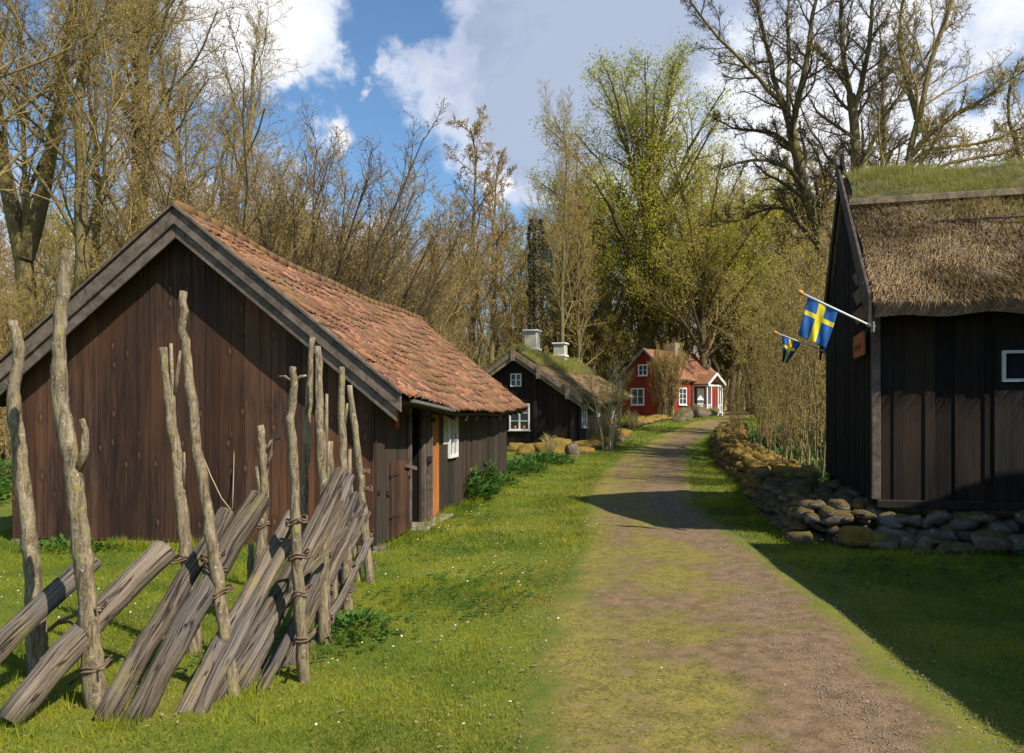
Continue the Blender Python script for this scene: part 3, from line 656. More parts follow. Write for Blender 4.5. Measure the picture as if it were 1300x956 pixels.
# the leaning bare tree behind the thatched house: trunk and limbs follow its own shape
def rel(pts, Y, base):
    return [tuple(W(px, py, Y+(dy if len(q) else 0))-base) for (px, py, *q) in pts for dy in (q[0] if q else 0,)]
Y0 = 27.0; bx = (1062-650)/F*Y0; base = Vector((bx, Y0, 0))
def bl(pts, r0, r1): return ([tuple(W(q[0], q[1], Y0+(q[2] if len(q) > 2 else 0))-base) for q in pts], r0*.80, r1*.8)
bare_stems = [bl([(1064, 589), (1062, 480), (1055, 400), (1046, 320), (1030, 265), (1015, 215), (1004, 165)], .35, .20),
    bl([(1004, 167), (985, 110, .5), (975, 60, .8), (962, 10, .6), (950, -60, .6)], .14, .04),
    bl([(1004, 170), (1018, 110, -.6), (1026, 60, -.8), (1036, 0, -.6), (1040, -70)], .14, .04),
    bl([(1000, 150), (1002, 90, .4), (1000, 30, .8), (1005, -60, 1)], .11, .03),
    bl([(996, 140), (960, 95, -.6), (925, 60, -.9), (890, 25, -1.2), (860, -30, -1.5)], .10, .025),
    bl([(1010, 195), (990, 172, .4), (960, 166, .8), (930, 163, .8), (905, 150, .5)], .11, .03),
    bl([(1022, 240), (1003, 213, -.3), (975, 202, -.6), (945, 204, -.6), (915, 215, -.4)], .11, .03),
    bl([(1036, 290), (1010, 270, .3), (985, 262, .5), (960, 268, .7), (935, 283, .7), (905, 280, .4)], .10, .02),
    bl([(1042, 235, -.2), (1025, 190, -.8), (1040, 150, -1.0), (1060, 120, -.9)], .07, .02)]
bare_stems[-1] = bl([(1040, 290, 0), (1050, 235, -.4), (1038, 195, -.8), (1020, 170, -1.0)], .08, .02)
PR['lean'] = tree_meshes('leaning_bare_tree', [lvl(16, .10, 42, .30, .45, .015, 7, .17, .05), lvl(10, .10, 42, .5, .5, .010, 5, .18, .04), lvl(8, .12, 42, .5, .6, .007, 3, .2, .02), lvl(4, .2, 40, .5, .7, .005, 2, .2, .02)], bare_stems, 33, M['bark_olive'], M['twig_dark'], M['bud'], 2500, .03, split=1)
place(*PR['lean'], bx, Y0, 1, 0, 'leaning bare tree with forking crown rising just left of the thatched house gable', z=0)
# right of it
Y0 = 25.0; bx = (1095-650)/F*Y0; base = Vector((bx, Y0, 0))
st = [bl([(1095, 600), (1094, 400), (1092, 300), (1086, 215), (1082, 160), (1080, 120)], .28, .16), bl([(1080, 125), (1070, 60, .3), (1066, 0, .4), (1072, -70, .4)], .11, .04),
      bl([(1082, 150), (1100, 80, -.4), (1108, 20, -.6), (1106, -60, -.6)], .12, .04), bl([(1090, 230), (1110, 170, .5), (1150, 110, .8), (1190, 50, .6), (1215, -20, .6)], .10, .03),
      bl([(1081, 120), (1062, 90, -.5), (1045, 70, -.8), (1030, 55, -.9)], .07, .02)]
PR['fork'] = tree_meshes('forked_bare_tree', [lvl(16, .10, 42, .30, .45, .015, 7, .17, .05), lvl(10, .10, 42, .5, .5, .010, 5, .18, .04), lvl(8, .12, 42, .5, .6, .007, 3, .2, .02), lvl(4, .2, 40, .5, .7, .005, 2, .2, .02)], st, 34, M['bark_olive'], M['twig_dark'], M['bud'], 2500, .03, split=1)
place(*PR['fork'], bx, Y0, 1, 0, 'bare forked tree rising directly behind the thatched house gable peak', z=0)
# spreading leaning trees behind the sod roof
Y0 = 23.0; bx = (1128-650)/F*Y0; base = Vector((bx, Y0, 0))
st = [bl([(1128, 620), (1130, 400), (1138, 300), (1150, 200), (1170, 140), (1180, 90), (1200, 40), (1215, -20)], .24, .05), bl([(1150, 205), (1190, 160, -.5), (1240, 130, -.8), (1300, 90, -1)], .11, .03),
      bl([(1146, 230), (1170, 190, .5), (1220, 185, .8), (1270, 175, .8), (1320, 150, .8)], .09, .03), bl([(1138, 300), (1180, 215, .4), (1210, 205, .4), (1262, 200, .3), (1330, 170, .3)], .10, .03), bl([(1165, 150), (1150, 100, .5), (1140, 50, .8), (1150, -20, .8)], .12, .04)]
PR['spread'] = tree_meshes('spreading_bare_tree', [lvl(16, .10, 42, .30, .45, .015, 7, .17, .05), lvl(10, .10, 42, .5, .5, .010, 5, .18, .04), lvl(8, .12, 42, .5, .6, .007, 3, .2, .02), lvl(4, .2, 40, .5, .7, .005, 2, .2, .02)], st, 35, M['bark_olive'], M['twig_brown'], M['bud_olive'], 5000, .03, split=1)
place(*PR['spread'], bx, Y0, 1, 0, 'low spreading tree with long yellowish branches over the sod roof', z=0)

place(*PR['spread'], 17.8, 29, 1.0, .5, 'second spreading bare tree farther back over the sod roof', z=0)
place(*PR['fork'], 14.5, 33, 1.05, 2.2, 'bare tree between the forked tree and the spreading tree', z=0)
def P(proto, px, Y, H, label, group=None, name='tree', cat='tree', rz=None, wide=1.0):
    base_h = {'oakA': 18, 'oakB': 17, 'slimA': 17, 'slimB': 15, 'slimC': 14, 'hazel': 9, 'hazelB': 9, 'thicket': 6.5, 'bushpale': 3.4, 'bushbrown': 4.6, 'maple': 27, 'greentree': 20, 'alder': 17, 'bushsmall': 1.1}[proto]
    s = H/base_h
    e = place(*PR[proto], (px-650)/F*Y, Y, s*wide, random.uniform(0, 6.28) if rz is None else rz, label, cat, group, name, sz=s)
    return e
# near left trees
P('oakA', 96, 24, 18, 'thick trunked tree rising tallest behind the barn roof, left of the gable peak', rz=.4)
P('oakB', 34, 26, 19, 'olive forked tree at the far left edge of the wood', rz=.0)
P('oakB', 178, 31, 20, 'large crowned tree directly left of the barn gable peak', rz=2.2)
P('oakA', 124, 35, 17, 'leaning trunk tree between the two biggest trees behind the barn', rz=2.9)
P('oakA', -40, 22, 18, 'tree at the very edge of the picture beside the barn', rz=4.1)
P('oakB', 262, 38, 18.5, 'tall tree with arching top branches right above the barn gable peak', rz=4)
hz = [('hazel', 238, 24, 9.0), ('hazelB', 300, 25, 10.5), ('hazel', 345, 27, 10.0), ('hazelB', 385, 26, 10.6), ('hazel', 425, 29, 9.4), ('hazelB', 465, 30, 9.6), ('hazel', 500, 33, 8.6), ('hazel', 535, 37, 8.6), ('hazelB', 280, 33, 12), ('hazel', 410, 36, 10.5)]
hl = ['pale multi-stemmed hazel just behind the barn gable peak', 'dark multi-stemmed hazel behind the upper end of the tiled roof', 'olive hazel clump above the upper third of the barn ridge', 'dark hazel whose twigs reach highest against the blue sky',
      'olive hazel clump above the middle of the barn ridge', 'dark arching hazel above the lower barn ridge', 'olive hazel above the lower end of the barn ridge', 'small hazel behind the far end of the barn ridge', 'tall dark hazel standing behind the first two barn hazels', 'rear olive hazel between the middle ridge hazels']
for (pr, px, Y, H), lb in zip(hz, hl): P(pr, px, Y, H, lb, 'hazels behind the tiled barn', 'hazel', 'hazel', wide=1.12)
# centre trees
P('alder', 600, 46, 16.3, 'reddish twigged alder with narrow crown left of the sod cabin chimneys', rz=.3, wide=1.1)
P('alder', 628, 50, 15.6, 'second reddish alder close right of the first, over the sod cabin', rz=2.0, wide=1.1)
P('slimA', 575, 52, 13.5, 'thin tree between barn ridge end and the reddish alders')
P('oakA', 713, 48, 17.0, 'grey bare tree with upright crown right of the sod cabin chimneys', rz=1, wide=.62)
P('slimA', 735, 52, 16.0, 'slim bare tree beside the grey upright tree')
P('maple', 822, 63, 27.3, 'huge maple with fresh yellow-green leaves behind the red cottage', rz=0, wide=1.0)
P('greentree', 893, 60, 19.5, 'tall green-budding tree right of the huge maple', rz=.8, wide=1.0)
P('greentree', 930, 62, 16, 'medium green-budding tree above the lane bend', rz=2.8)
P('greentree', 765, 70, 16, 'green-budding tree left of the huge maple', rz=1.7)
# ivy covered snag
mb = MB(); sx0 = (680-650)/F*44
mb.tube([(sx0, 44, .8), (sx0+.1, 44, 5), (sx0, 44, 9), (sx0-.08, 44, 12.2)], [.26, .22, .2, .1], 9, jit=.2, sd=4)
e = empty('dead_tree', (sx0, 44, 1.0), 0, 'dark branchless ivy-clad snag behind the sod cabin chimney', 'tree')
o = mb.build('trunk', M['bark_dark'], e); o.location = (-sx0, -44, -1.0)
zz = rng.uniform(0, 11, 5000); aa = rng.uniform(0, 6.28, 5000); rr_ = .24+.12*rng.random(5000)+.12*np.sin(zz*2)**2
V, Fa = leafquads(np.stack([rr_*np.cos(aa), rr_*np.sin(aa), zz], -1), rng.uniform(.05, .10, 5000))
M['ivy'] = bladed('ivy leaves', [(.3, (.035, .028, .014)), (.5, (.07, .055, .022)), (.7, (.10, .085, .03))], 1, 20, transl=.1)
link('ivy', mesh_np('ivy', V, Fa, [M['ivy']]), e)

# shrubs right of the lane
tk = [(962, 24, 5.6), (985, 21, 5.4), (1008, 19, 5.9), (1030, 17.5, 6.3), (938, 31, 3.6), (1046, 22, 7.6), (1000, 27, 7.5), (968, 33, 4.5), (1060, 29, 9)]
tl = ['thin-stemmed shrub behind the sunlit mossy end of the stone wall', 'pale shrub of many straight stems left of the lower flag', 'pale-stemmed shrub directly below the lower flag', 'slender stems growing against the thatched house gable', 'shrub at the lane bend above the far end of the stone wall',
      'tall shrub squeezed beside the thatched house gable', 'tall shrub of thin stems behind the lower flag', 'farther shrub behind the mossy stone wall bend', 'shrub mostly hidden behind the thatched house gable']
for (px, Y, H), lb in zip(tk, tl): P('thicket', px, Y, H, lb, 'thin-stemmed shrubs behind the stone wall', 'shrub', 'shrub', wide=.95)
P('slimA', 1038, 36, 12, 'thin tree behind the shrubs left of the thatched house'); P('slimC', 985, 66, 17, 'twin-stemmed tree beyond the shrubs right of the lane'); P('slimC', 955, 64, 17, 'twin-stemmed tree near where the lane disappears')
P('bushpale', 773, 30.5, 3.5, 'pale bush of bare stems against the end of the sod cabin', None, 'bush', 'bush')
P('bushbrown', 847, 50.5, 4.6, 'dense brown bush hiding the corner of the red cottage', None, 'bush', 'bush', wide=.75)
P('bushbrown', 838, 52, 4.2, 'smaller brown bush beside the red cottage gable', None, 'bush', 'bush', wide=.62)
P('bushsmall', 700, 27.3, .8, 'dead twiggy bush among the mossy stones before the sod cabin', None, 'bush', 'bush')
P('bushsmall', 775, 31.5, 1.3, 'tuft of dry stalks at the foot of the pale bush', None, 'bush', 'bush')
P('bushsmall', 803, 40, 1.0, 'low dry bush on the verge before the red cottage', None, 'bush', 'bush')
# the wood behind
def toplimit(px):
    return np.interp(px, [-50, 150, 300, 400, 520, 560, 640, 700, 900, 1000, 1350], [240, 260, 260, 280, 320, 310, 260, 240, 230, 220, 200])
wl = [(300, 'behind the tiled barn'), (600, 'between the tiled barn and the reddish alders'), (780, 'beyond the sod cabin'), (960, 'beyond the red cottage and the lane end'), (1400, 'beyond the thatched house')]
rnd = random.Random(5)
for i in range(104):
    px = -60+i*1430/104+rnd.uniform(-8, 8); Y = rnd.choice([44, 54, 62, 70, 78])+rnd.uniform(-3, 3)
    if 640 < px < 960 and Y < 66: Y += 18
    if 300 < px < 520 and Y < 48: Y += 10
    if 940 < px < 1180 and Y < 62: Y = 64+rnd.uniform(-2, 6)
    H = (HZ-toplimit(px))/F*Y*rnd.uniform(.8, 1.0)
    H = min(max(H, 10), 21)
    pr = rnd.choice(['slimA', 'slimB', 'slimC', 'slimC', 'slimB'])
    where = next(w for a_, w in wl if px < a_)
    P(pr, px, Y, H, 'thin bare tree among many '+where, 'wood trees '+where, 'forest_tree', wide=rnd.uniform(1.0, 1.3))
# far-off mass
nT = 4600
x = rng.uniform(-110, 120, nT); y = rng.uniform(82, 135, nT); k = np.abs(x) < .75*y+10; x, y = x[k], y[k]; n = len(x)
h = rng.uniform(5, 14, n)*np.interp(x/y*F+650, [300, 420, 560, 700], [1, .8, .8, 1]); st = np.stack([x, y, gz(x, y)], -1); tp = st+np.stack([rng.normal(size=n)*1.2, rng.normal(size=n)*.8, h], -1)
t = np.linspace(0, 1, 4)[None, :, None]; Pp = st[:, None]*(1-t)+tp[:, None]*t; Pp[:, 1:3] += rng.normal(size=(n, 2, 3))*.2
v1, f1 = tubes(Pp, np.outer(rng.uniform(.04, .13, n), [1, .8, .5, .2]), 4)
nb = 110000; i = rng.integers(0, n, nb); tt = rng.random(nb)**.8; s0 = st[i]*(1-tt[:, None])+tp[i]*tt[:, None]
d = unit(rng.normal(size=(nb, 3))*[1, 1, .5]+[0, 0, .8])
v2, f2 = blades(s0, d, rng.uniform(.6, 2.6, nb), rng.uniform(.03, .07, nb))
tag(link('woodland', mesh_np('woodland', np.concatenate([v1, v2]), [f1, f2+len(v1)], [M['twig_brown']])), kind='stuff', label='far-off mass of bare brown woodland behind all the cottages')

# ---------------------------------------------------------------- building helpers
def fbox(mb, O, U, Nn, a0, a1, b0, b1, c0, c1, mi=0):
    O = Vector(O); U = Vector(U); Nn = Vector(Nn); Z = Vector((0, 0, 1))
    q = lambda a, b, c: O+U*a+Z*b+Nn*c
    mb.hexa([q(a0, b0, c0), q(a1, b0, c0), q(a1, b0, c1), q(a0, b0, c1), q(a0, b1, c0), q(a1, b1, c0), q(a1, b1, c1), q(a0, b1, c1)], mi)
def gable_boards(name, parent, x0, x1, y, z0, zf, mat, bw=.2, th=.025, bat=0, ydir=-1, seed=0, gap=.004, skip=None):
    r = random.Random(seed); mb = MB(); x = x0; i = 0
    def pc(xa, xb, pr, tk):
        ya, yb = y, y+ydir*(pr+tk)
        if ya > yb: ya, yb = yb, ya
        cuts = [xa]+([0.0] if xa < 0 < xb else [])+[xb]
        for a, b in zip(cuts[:-1], cuts[1:]):
            mb.hexa([(a, ya, z0), (b, ya, z0), (b, yb, z0), (a, yb, z0), (a, ya, zf(a)), (b, ya, zf(b)), (b, yb, zf(b)), (a, yb, zf(a))])
    while x < x1-.01:
        w = bw*r.uniform(.8, 1.2); xb = min(x+w, x1)
        if not skip or not skip((x+xb)/2): pc(x+gap/2, xb-gap/2, r.uniform(0, .006), th)
        if bat: pc(xb-bat/2, min(xb+bat/2, x1), th+.003, .02)
        x = xb; i += 1
    return mb.build(name, mat, parent)
def side_boards(name, parent, x, y0, y1, z0, zf, mat, bw=.2, th=.025, bat=0, xdir=1, seed=0, gap=.004, skip=None):
    r = random.Random(seed); mb = MB(); y = y0
    def pc(ya, yb, pr, tk, zb=z0):
        xa, xb = x, x+xdir*(pr+tk)
        if xa > xb: xa, xb = xb, xa
        mb.box((xa, ya, zb), (xb, yb, zf((ya+yb)/2)))
    while y < y1-.01:
        w = bw*r.uniform(.8, 1.2); yb = min(y+w, y1); k = skip and skip((y+yb)/2)
        if not k:
            pc(y+gap/2, yb-gap/2, r.uniform(0, .006), th, z0+r.uniform(-.01, .01))
            if bat: pc(yb-bat/2, min(yb+bat/2, y1), th+.003, .02)
        y = yb
    return mb.build(name, mat, parent)
def window(parent, O, U, Nn, w, h, nx, ny, case=.07, mat=None, curtain=False, pots=False, name='window', sill=True, mull=.035):
    """O: lower centre on the wall face"""
    mat = mat or M['white']; mb = MB()
    for a0, a1, b0, b1 in ((-w/2-case, -w/2, -case, h+case), (w/2, w/2+case, -case, h+case), (-w/2, w/2, h, h+case), (-w/2, w/2, -case, 0)):
        fbox(mb, O, U, Nn, a0, a1, b0, b1, 0, .045)
    for i in range(1, nx):
        a = -w/2+w*i/nx; ww = mull*(1.7 if nx == 2 else 1)
        fbox(mb, O, U, Nn, a-ww/2, a+ww/2, 0, h, .004, .036)
    for j in range(1, ny):
        b = h*j/ny
        for i in range(nx):
            a0 = -w/2+w*i/nx; a1 = -w/2+w*(i+1)/nx; e = mull*.85
            fbox(mb, O, U, Nn, a0+(e if i else 0), a1-(e if i < nx-1 else 0), b-mull*.4, b+mull*.4, .004, .030)
    f = mb.build(name, mat, parent)
    gmb = MB(); fbox(gmb, O, U, Nn, -w/2-.005, w/2+.005, -.005, h+.005, -.03, .002); gmb.build('pane', M['glass'], f)
    if sill:
        s = MB(); fbox(s, O, U, Nn, -w/2-case-.04, w/2+case+.04, -case-.035, -case-.002, 0, .09); s.build('sill', mat, f)
    if curtain:
        c_ = MB()
        for i in range(nx):
            a0 = -w/2+w*i/nx+.03; a1 = -w/2+w*(i+1)/nx-.03
            for k_ in range(6): fbox(c_, O, U, Nn, a0+(a1-a0)*k_/6, a0+(a1-a0)*(k_+1)/6, h*.70, h-.01, .0025, .005+.004*(k_ % 2))
        c_.build('curtain', M['curtain'], f)
    if pots:
        for i in range(nx):
            a = -w/2+w*(i+.5)/nx; Ov = Vector(O)+Vector(U)*a+Vector(Nn)*.004
            p_ = MB(); p_.tube([Ov+Vector((0, 0, .005)), Ov+Vector((0, 0, .11))], [.04, .055], 8)
            for _ in range(9):
                q = Ov+Vector(U)*random.uniform(-.07, .07)+Vector((0, 0, random.uniform(.12, .24)))
                p_.tube([q-Vector((0, 0, .02)), q+Vector((0, 0, .02))], [.02, .012], 5, mi=1)
            p_.build('flower_pot', [M['flower'], M['plant']], f)
    return f
def bargeboards(parent, name, hx, y0, y1, zp, ze, depth, mat, drop=0.0, ext=0.0, proud=0.0):
    """one mesh per rake: plank from ridge (0,zp) to tip (+-hx,ze), its depth measured downwards"""
    for sd in (-1, 1):
        mb = MB(); x1 = sd*(hx+ext); z1 = ze-(zp-ze)/hx*ext
        a = [(0, y0, zp-drop-depth), (x1, y0, z1-drop-depth), (x1, y1, z1-drop-depth), (0, y1, zp-drop-depth), (0, y0, zp-drop), (x1, y0, z1-drop), (x1, y1, z1-drop), (0, y1, zp-drop)]
        if sd < 0: a = [a[1], a[0], a[3], a[2], a[5], a[4], a[7], a[6]]
        mb.hexa(a); mb.build(name, mat, parent, bevel=.006)
def roof_slab(parent, name, hx, y0, y1, zp, ze, th, mat, sag=lambda t, s: 0, nx=10, ny=14, jit=0, seed=0, round_=0):
    """gable roof slab; s along ridge 0..1; upper surface may be rough"""
    r = np.random.default_rng(seed); mb = MB()
    xs = np.linspace(-1, 1, 2*nx+1); ss = np.linspace(0, 1, ny+1); V = []
    for top in (1, 0):
        for s_ in ss:
            for x in xs:
                t = abs(x); z = zp-(zp-ze)*(t**1.0)
                if round_: z -= round_*math.exp(-(t/.12)**2)
                z += sag(t, s_)
                if top: z += r.normal()*jit
                else: z -= th*(1 if t < .97 else .8)
                V.append((x*hx*(1 if top else .985), y0+(y1-y0)*s_, z))
    nX = len(xs); nS = len(ss); o_ = nX*nS; Fq = []
    for j in range(nS-1):
        for i in range(nX-1):
            a = j*nX+i; Fq.append((a, a+1, a+1+nX, a+nX)); b = a+o_; Fq.append((b, b+nX, b+nX+1, b+1))
    for j in range(nS-1):
        for i in (0, nX-1):
            a = j*nX+i; Fq.append((a, a+nX, a+nX+o_, a+o_) if i == 0 else (a+nX, a, a+o_, a+nX+o_))
    for i in range(nX-1):
        a = i; Fq.append((a+1, a, a+o_, a+1+o_)); a = (nS-1)*nX+i; Fq.append((a, a+1, a+1+o_, a+o_))
    me = bpy.data.meshes.new(name); me.from_pydata(V, [], Fq); me.materials.append(mat); me.update()
    return link(name, me, parent)
ZV = Vector((0, 0, 1))
Xp, Xm, Yp, Ym = (1, 0, 0), (-1, 0, 0), (0, 1, 0), (0, -1, 0)

# ================================================================ 1. tiled barn
B = empty('barn', (*BARN[0], 0), BARN[1], 'dark brown timber barn with red pantiled roof and big bare gable', 'barn')
hx, zp, ze = 2.80, 4.06, 1.80; hw = 2.376; RL0, RL1 = -.31, 11.45
slope = (zp-ze)/hx
def bsag(s): return -.16*math.sin(math.pi*min(max(s, 0), 1))*(1-.25*s)+.02*math.sin(s*17)
zr = lambda x, y=0: zp-abs(x)*slope-.14
gable_boards('gable_wall', B, -hw, hw, 0, .04, lambda x: zr(x), M['barn_gable'], .17, seed=3, gap=.006)
gable_boards('rear_wall', B, -hw, hw, 10.6, .04, lambda x: zr(x)-.03, M['barn_side'], .2, ydir=1, seed=4)
side_boards('side_wall', B, -hw, 0.002, 10.6, .04, lambda y: 1.92+bsag(y/10.6)*.8, M['barn_side'], .2, xdir=-1, seed=5)
side_boards('side_wall', B, hw, 0.002, 10.6, .04, lambda y: 1.92+bsag(y/10.6)*.8, M['barn_side'], .2, seed=6, skip=lambda y: 1.45 < y < 2.12)
# jambs and dark interior lining of the open doorway
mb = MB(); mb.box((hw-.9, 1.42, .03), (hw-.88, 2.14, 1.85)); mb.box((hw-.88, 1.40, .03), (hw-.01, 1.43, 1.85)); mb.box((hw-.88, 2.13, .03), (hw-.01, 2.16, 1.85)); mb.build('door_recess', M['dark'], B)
mb = MB(); mb.box((hw+.035, 1.38, .05), (hw+.075, 1.46, 1.86)); mb.box((hw+.035, 2.12, .05), (hw+.085, 2.22, 1.86)); mb.box((hw+.035, 1.46, 1.78), (hw+.075, 2.12, 1.86)); mb.build('door_frame', M['barge'], B)
# half door, board-built, closed
d = side_boards('door', B, hw+.034, .52, 1.38, .04, lambda y: 1.0, M['barn_gable'], .17, .02, seed=8, gap=.008)
mb = MB(); mb.beam((hw+.075, 1.15, .93), (hw+.09, 1.62, .86), .03, .05); mb.beam((hw+.07, 1.34, .98), (hw+.08, 1.34, .78), .03, .05); mb.build('latch', M['barge'], d)
mb = MB(); mb.box((hw+.058, .5, .30), (hw+.066, .86, .33)); mb.box((hw+.058, .5, .82), (hw+.066, .86, .85)); mb.build('hinge', M['brick_rail'], d)
mb = MB(); mb.box((hw+.03, .40, .60), (hw+.055, .50, .66)); mb.box((hw+.03, .02, .66), (hw+.055, .12, .70)); mb.build('iron_bracket', M['brick_rail'], B)
# open door leaf standing out from the wall, and the pale pine leaf against the wall
mb = MB()
for i in range(1): mb.box((hw+.09, 2.235, .05), (hw+.17, 2.275, 1.72))
o = mb.build('open_door', M['barge'], B)
mb = MB(); mb.box((hw+.10, 2.20, .92), (hw+.17, 2.234, 1.0)); mb.box((hw+.16, 2.20, 1.5), (hw+.22, 2.234, 1.56)); mb.build('handle', M['brick_rail'], o)
mb = MB(); mb.box((hw+.034, 2.62, .06), (hw+.062, 2.88, 1.62)); mb.box((hw+.034, 2.885, .06), (hw+.062, 3.13, 1.64)); mb.build('pine_shutter', M['orange_wood'], B)
mb = MB(); mb.box((hw-.1, 1.4, .0), (hw+.28, 3.2, .05)); mb.build('door_sill', M['grey_wood'], B, .01)
f = window(B, (hw+.034, 4.22, .93), Yp, Xp, .56, .74, 2, 3, .05, sill=False, mull=.03)
mb = MB(); fbox(mb, (hw+.08, 4.22, .93), Yp, Xp, -.31, .31, .36, .80, 0, .004); mb.build('paper', M['paper'], f)
mb = MB(); fbox(mb, (hw+.034, 3.72, 1.12), Yp, Xp, -.17, .15, 0, .52, 0, .008); mb.build('notice', M['paper'], B)
mb = MB(); fbox(mb, (hw+.034, .82, 1.42), Yp, Xp, -.11, .11, 0, .28, 0, .015); s_ = mb.build('red_plate', M['redsign'], B)
mb = MB(); fbox(mb, (hw+.0495, .82, 1.42), Yp, Xp, -.05, .05, .05, .23, 0, .003); mb.build('plate_mark', M['sign_wood'], s_)
# bargeboards: outer and inner plank
bargeboards(B, 'bargeboard', hx, -.335, -.300, zp+.03, ze+.03, .20, M['barge'])
bargeboards(B, 'lower_bargeboard', hx-.06, -.297, -.270, zp+.03, ze+.03+.06*slope, .20, M['barge'], drop=.16)
mb = MB()
for sd in (-1, 1):
    mb.beam((0, -.325, zp+.055), (sd*(hx+.02), -.325, ze+.045), .09, .025)
mb.build('rake_cap', M['barge'], B)
bargeboards(B, 'bargeboard', hx, RL1, RL1+.03, zp+.03, ze+.03, .16, M['cabin_barge'])
roof_slab(B, 'roof_deck', hx-.02, RL0+.05, RL1, zp-.035, ze-.035, .06, M['barn_side'], sag=lambda t, s: bsag(s))
for y in np.linspace(.3, 10.9, 13):
    mb = MB(); mb.beam((hw-.3, y, 1.80+.26+bsag(y/11.5)), (hx-.05, y, ze-.13+bsag(y/11.5)), .07, .08); mb.build('rafter', M['barn_side'], B)
# pantiles, each its own small curved shell
V = []; Fq = []; o_ = 0; NA, NB_ = 60, 16
Ls = math.hypot(hx, zp-ze)
rt = random.Random(2)
for sd in (1, -1):
    cs, sn = hx/Ls, (zp-ze)/Ls
    for j in range(NB_):
        for i in range(NA):
            y0 = RL0+.03+(RL1-RL0-.06)*i/NA; w = (RL1-RL0-.06)/NA*1.08
            t0 = Ls*j/NB_-.02; t1 = Ls*(j+1)/NB_+.035+rt.uniform(-.012, .018)
            dy = rt.uniform(-.008, .008); dz = rt.uniform(0, .010); sk = rt.uniform(-.01, .01)
            s_ = (y0-RL0)/(RL1-RL0); sg = bsag(s_)+.012*math.sin(j*1.7+i*.35)+.01*math.sin(i*.8)
            prof = [(0, .020), (.14, .038), (.28, .042), (.42, .030), (.60, .006), (.80, .002), (1, .018)]
            for (t, lift) in ((t0, 0.004), (t1, .026)):
                for (q, h) in prof:
                    n_ = h+lift+dz; xx = t*cs+n_*sn; zz_ = zp-t*sn+n_*cs
                    V.append((sd*xx, y0+q*w+dy+(sk if t == t1 else 0), zz_+sg))
            for (q, h) in prof:
                n_ = h+.026+dz-.018; xx = t1*cs+n_*sn-.002; V.append((sd*xx, y0+q*w+dy+sk, zp-t1*sn+n_*cs+sg))
            P7 = len(prof)
            for k_ in range(P7-1):
                for rw in (0, 1):
                    a = o_+rw*P7+k_; q4 = (a, a+1, a+1+P7, a+P7); Fq.append(q4 if sd < 0 else q4[::-1])
            o_ += 3*P7
link('roof_tiles', mesh_np('roof_tiles', V, np.array(Fq), [M['tile']]), B)
mb = MB(); n = 34
for i in range(n):
    y0 = RL0+(RL1-RL0)*i/n; y1 = RL0+(RL1-RL0)*(i+1)/n+.03; sg0 = bsag((y0-RL0)/(RL1-RL0)); sg1 = bsag((y1-RL0)/(RL1-RL0)); m_ = rt.uniform(-.012, .012)
    mb.tube([(m_, y0, zp+.035+sg0), (m_, y1, zp+.045+sg1)], [.085, .095], 8)
mb.build('ridge_tiles', M['ridge'], B)
mb = MB(); mb.beam((hx+.03, .05, ze-.03), (hx+.02, 2.45, ze-.13), .07, .035); mb.build('gutter_board', M['metal'], B)
mb = MB()
for i in range(26):
    x = -hw+i*.19; mb.box((x, -.06+rt.uniform(-.03, .01), -.06), (x+rt.uniform(.1, .18), .2, rt.uniform(.015, .05)))
mb.build('foundation', M['stone_grey'], B, .015)

# ropes on the gable
def wpt(px, py, Y): return W(px, py, Y)
mb = MB(); mb.tube([W(251, 545, 9.95), W(256, 575, 9.9), W(268, 605, 9.8), W(281, 632, 9.7), W(293, 647, 9.6)], .007, 5); 
tag(mb.build('rope', M['rope']), 'thin pale rope sagging from a forked fence stake towards the rails', 'rope')
mb = MB(); mb.tube([W(293, 556, 10.1), W(297, 541, 10.12), W(299, 541, 10.12), W(297, 580, 10.1), W(296, 620, 10.05), W(295, 646, 10.0)], .007, 5)
tag(mb.build('rope', M['rope']), 'thin pale string hanging straight down from a nail on the barn gable', 'string')

# ================================================================ 2. thatched house, right
H = empty('thatched_house', (*HOUSE[0], 0), HOUSE[1], 'black tarred house with thick reed thatch and grassy sod ridge', 'house')
hw2, hx2, zp2, ze2, z02 = 2.46, 2.95, 5.24, 2.98, .56; sl2 = (zp2-ze2)/hx2
gable_boards('gable_wall', H, -hw2, hw2, 0, z02, lambda x: zp2-abs(x)*sl2-.22, M['black_board'], .16, .03, bat=.05, seed=11)
side_boards('side_wall', H, hw2, .0, 9.0, z02, lambda y: ze2+.05, M['tarred'], .30, .03, bat=.11, seed=14)
side_boards('side_wall', H, -hw2, .0, 9.0, z02-.2, lambda y: ze2+.05, M['tarred'], .3, .03, xdir=-1, seed=15)
gable_boards('rear_wall', H, -hw2, hw2, 9.0, z02, lambda x: zp2-abs(x)*sl2-.36, M['black_board'], .2, .03, ydir=1, seed=16)
mb = MB()
mb.box((hw2+.05, 1.30, z02), (hw2+.075, 2.9, ze2-.05))
mb.build('wall_panel', M['black_board'], H)
window(H, (hw2+.075, 1.83, 2.03), Yp, Xp, .84, .30, 2, 1, .035, sill=False)
mb = MB(); mb.box((hw2-.02, -.05, z02), (hw2+.06, .05, ze2+.0)); mb.build('corner_board', M['barge'], H, .006)
mb = MB(); mb.box((-hw2-.05, -.06, z02), (-hw2+.12, .06, ze2)); mb.build('corner_board', M['black_board'], H, .006)
mb = MB(); mb.box((hw2, 0, z02-.10), (hw2+.10, 9, z02)); mb.build('sill_beam', M['black_board'], H, .01)
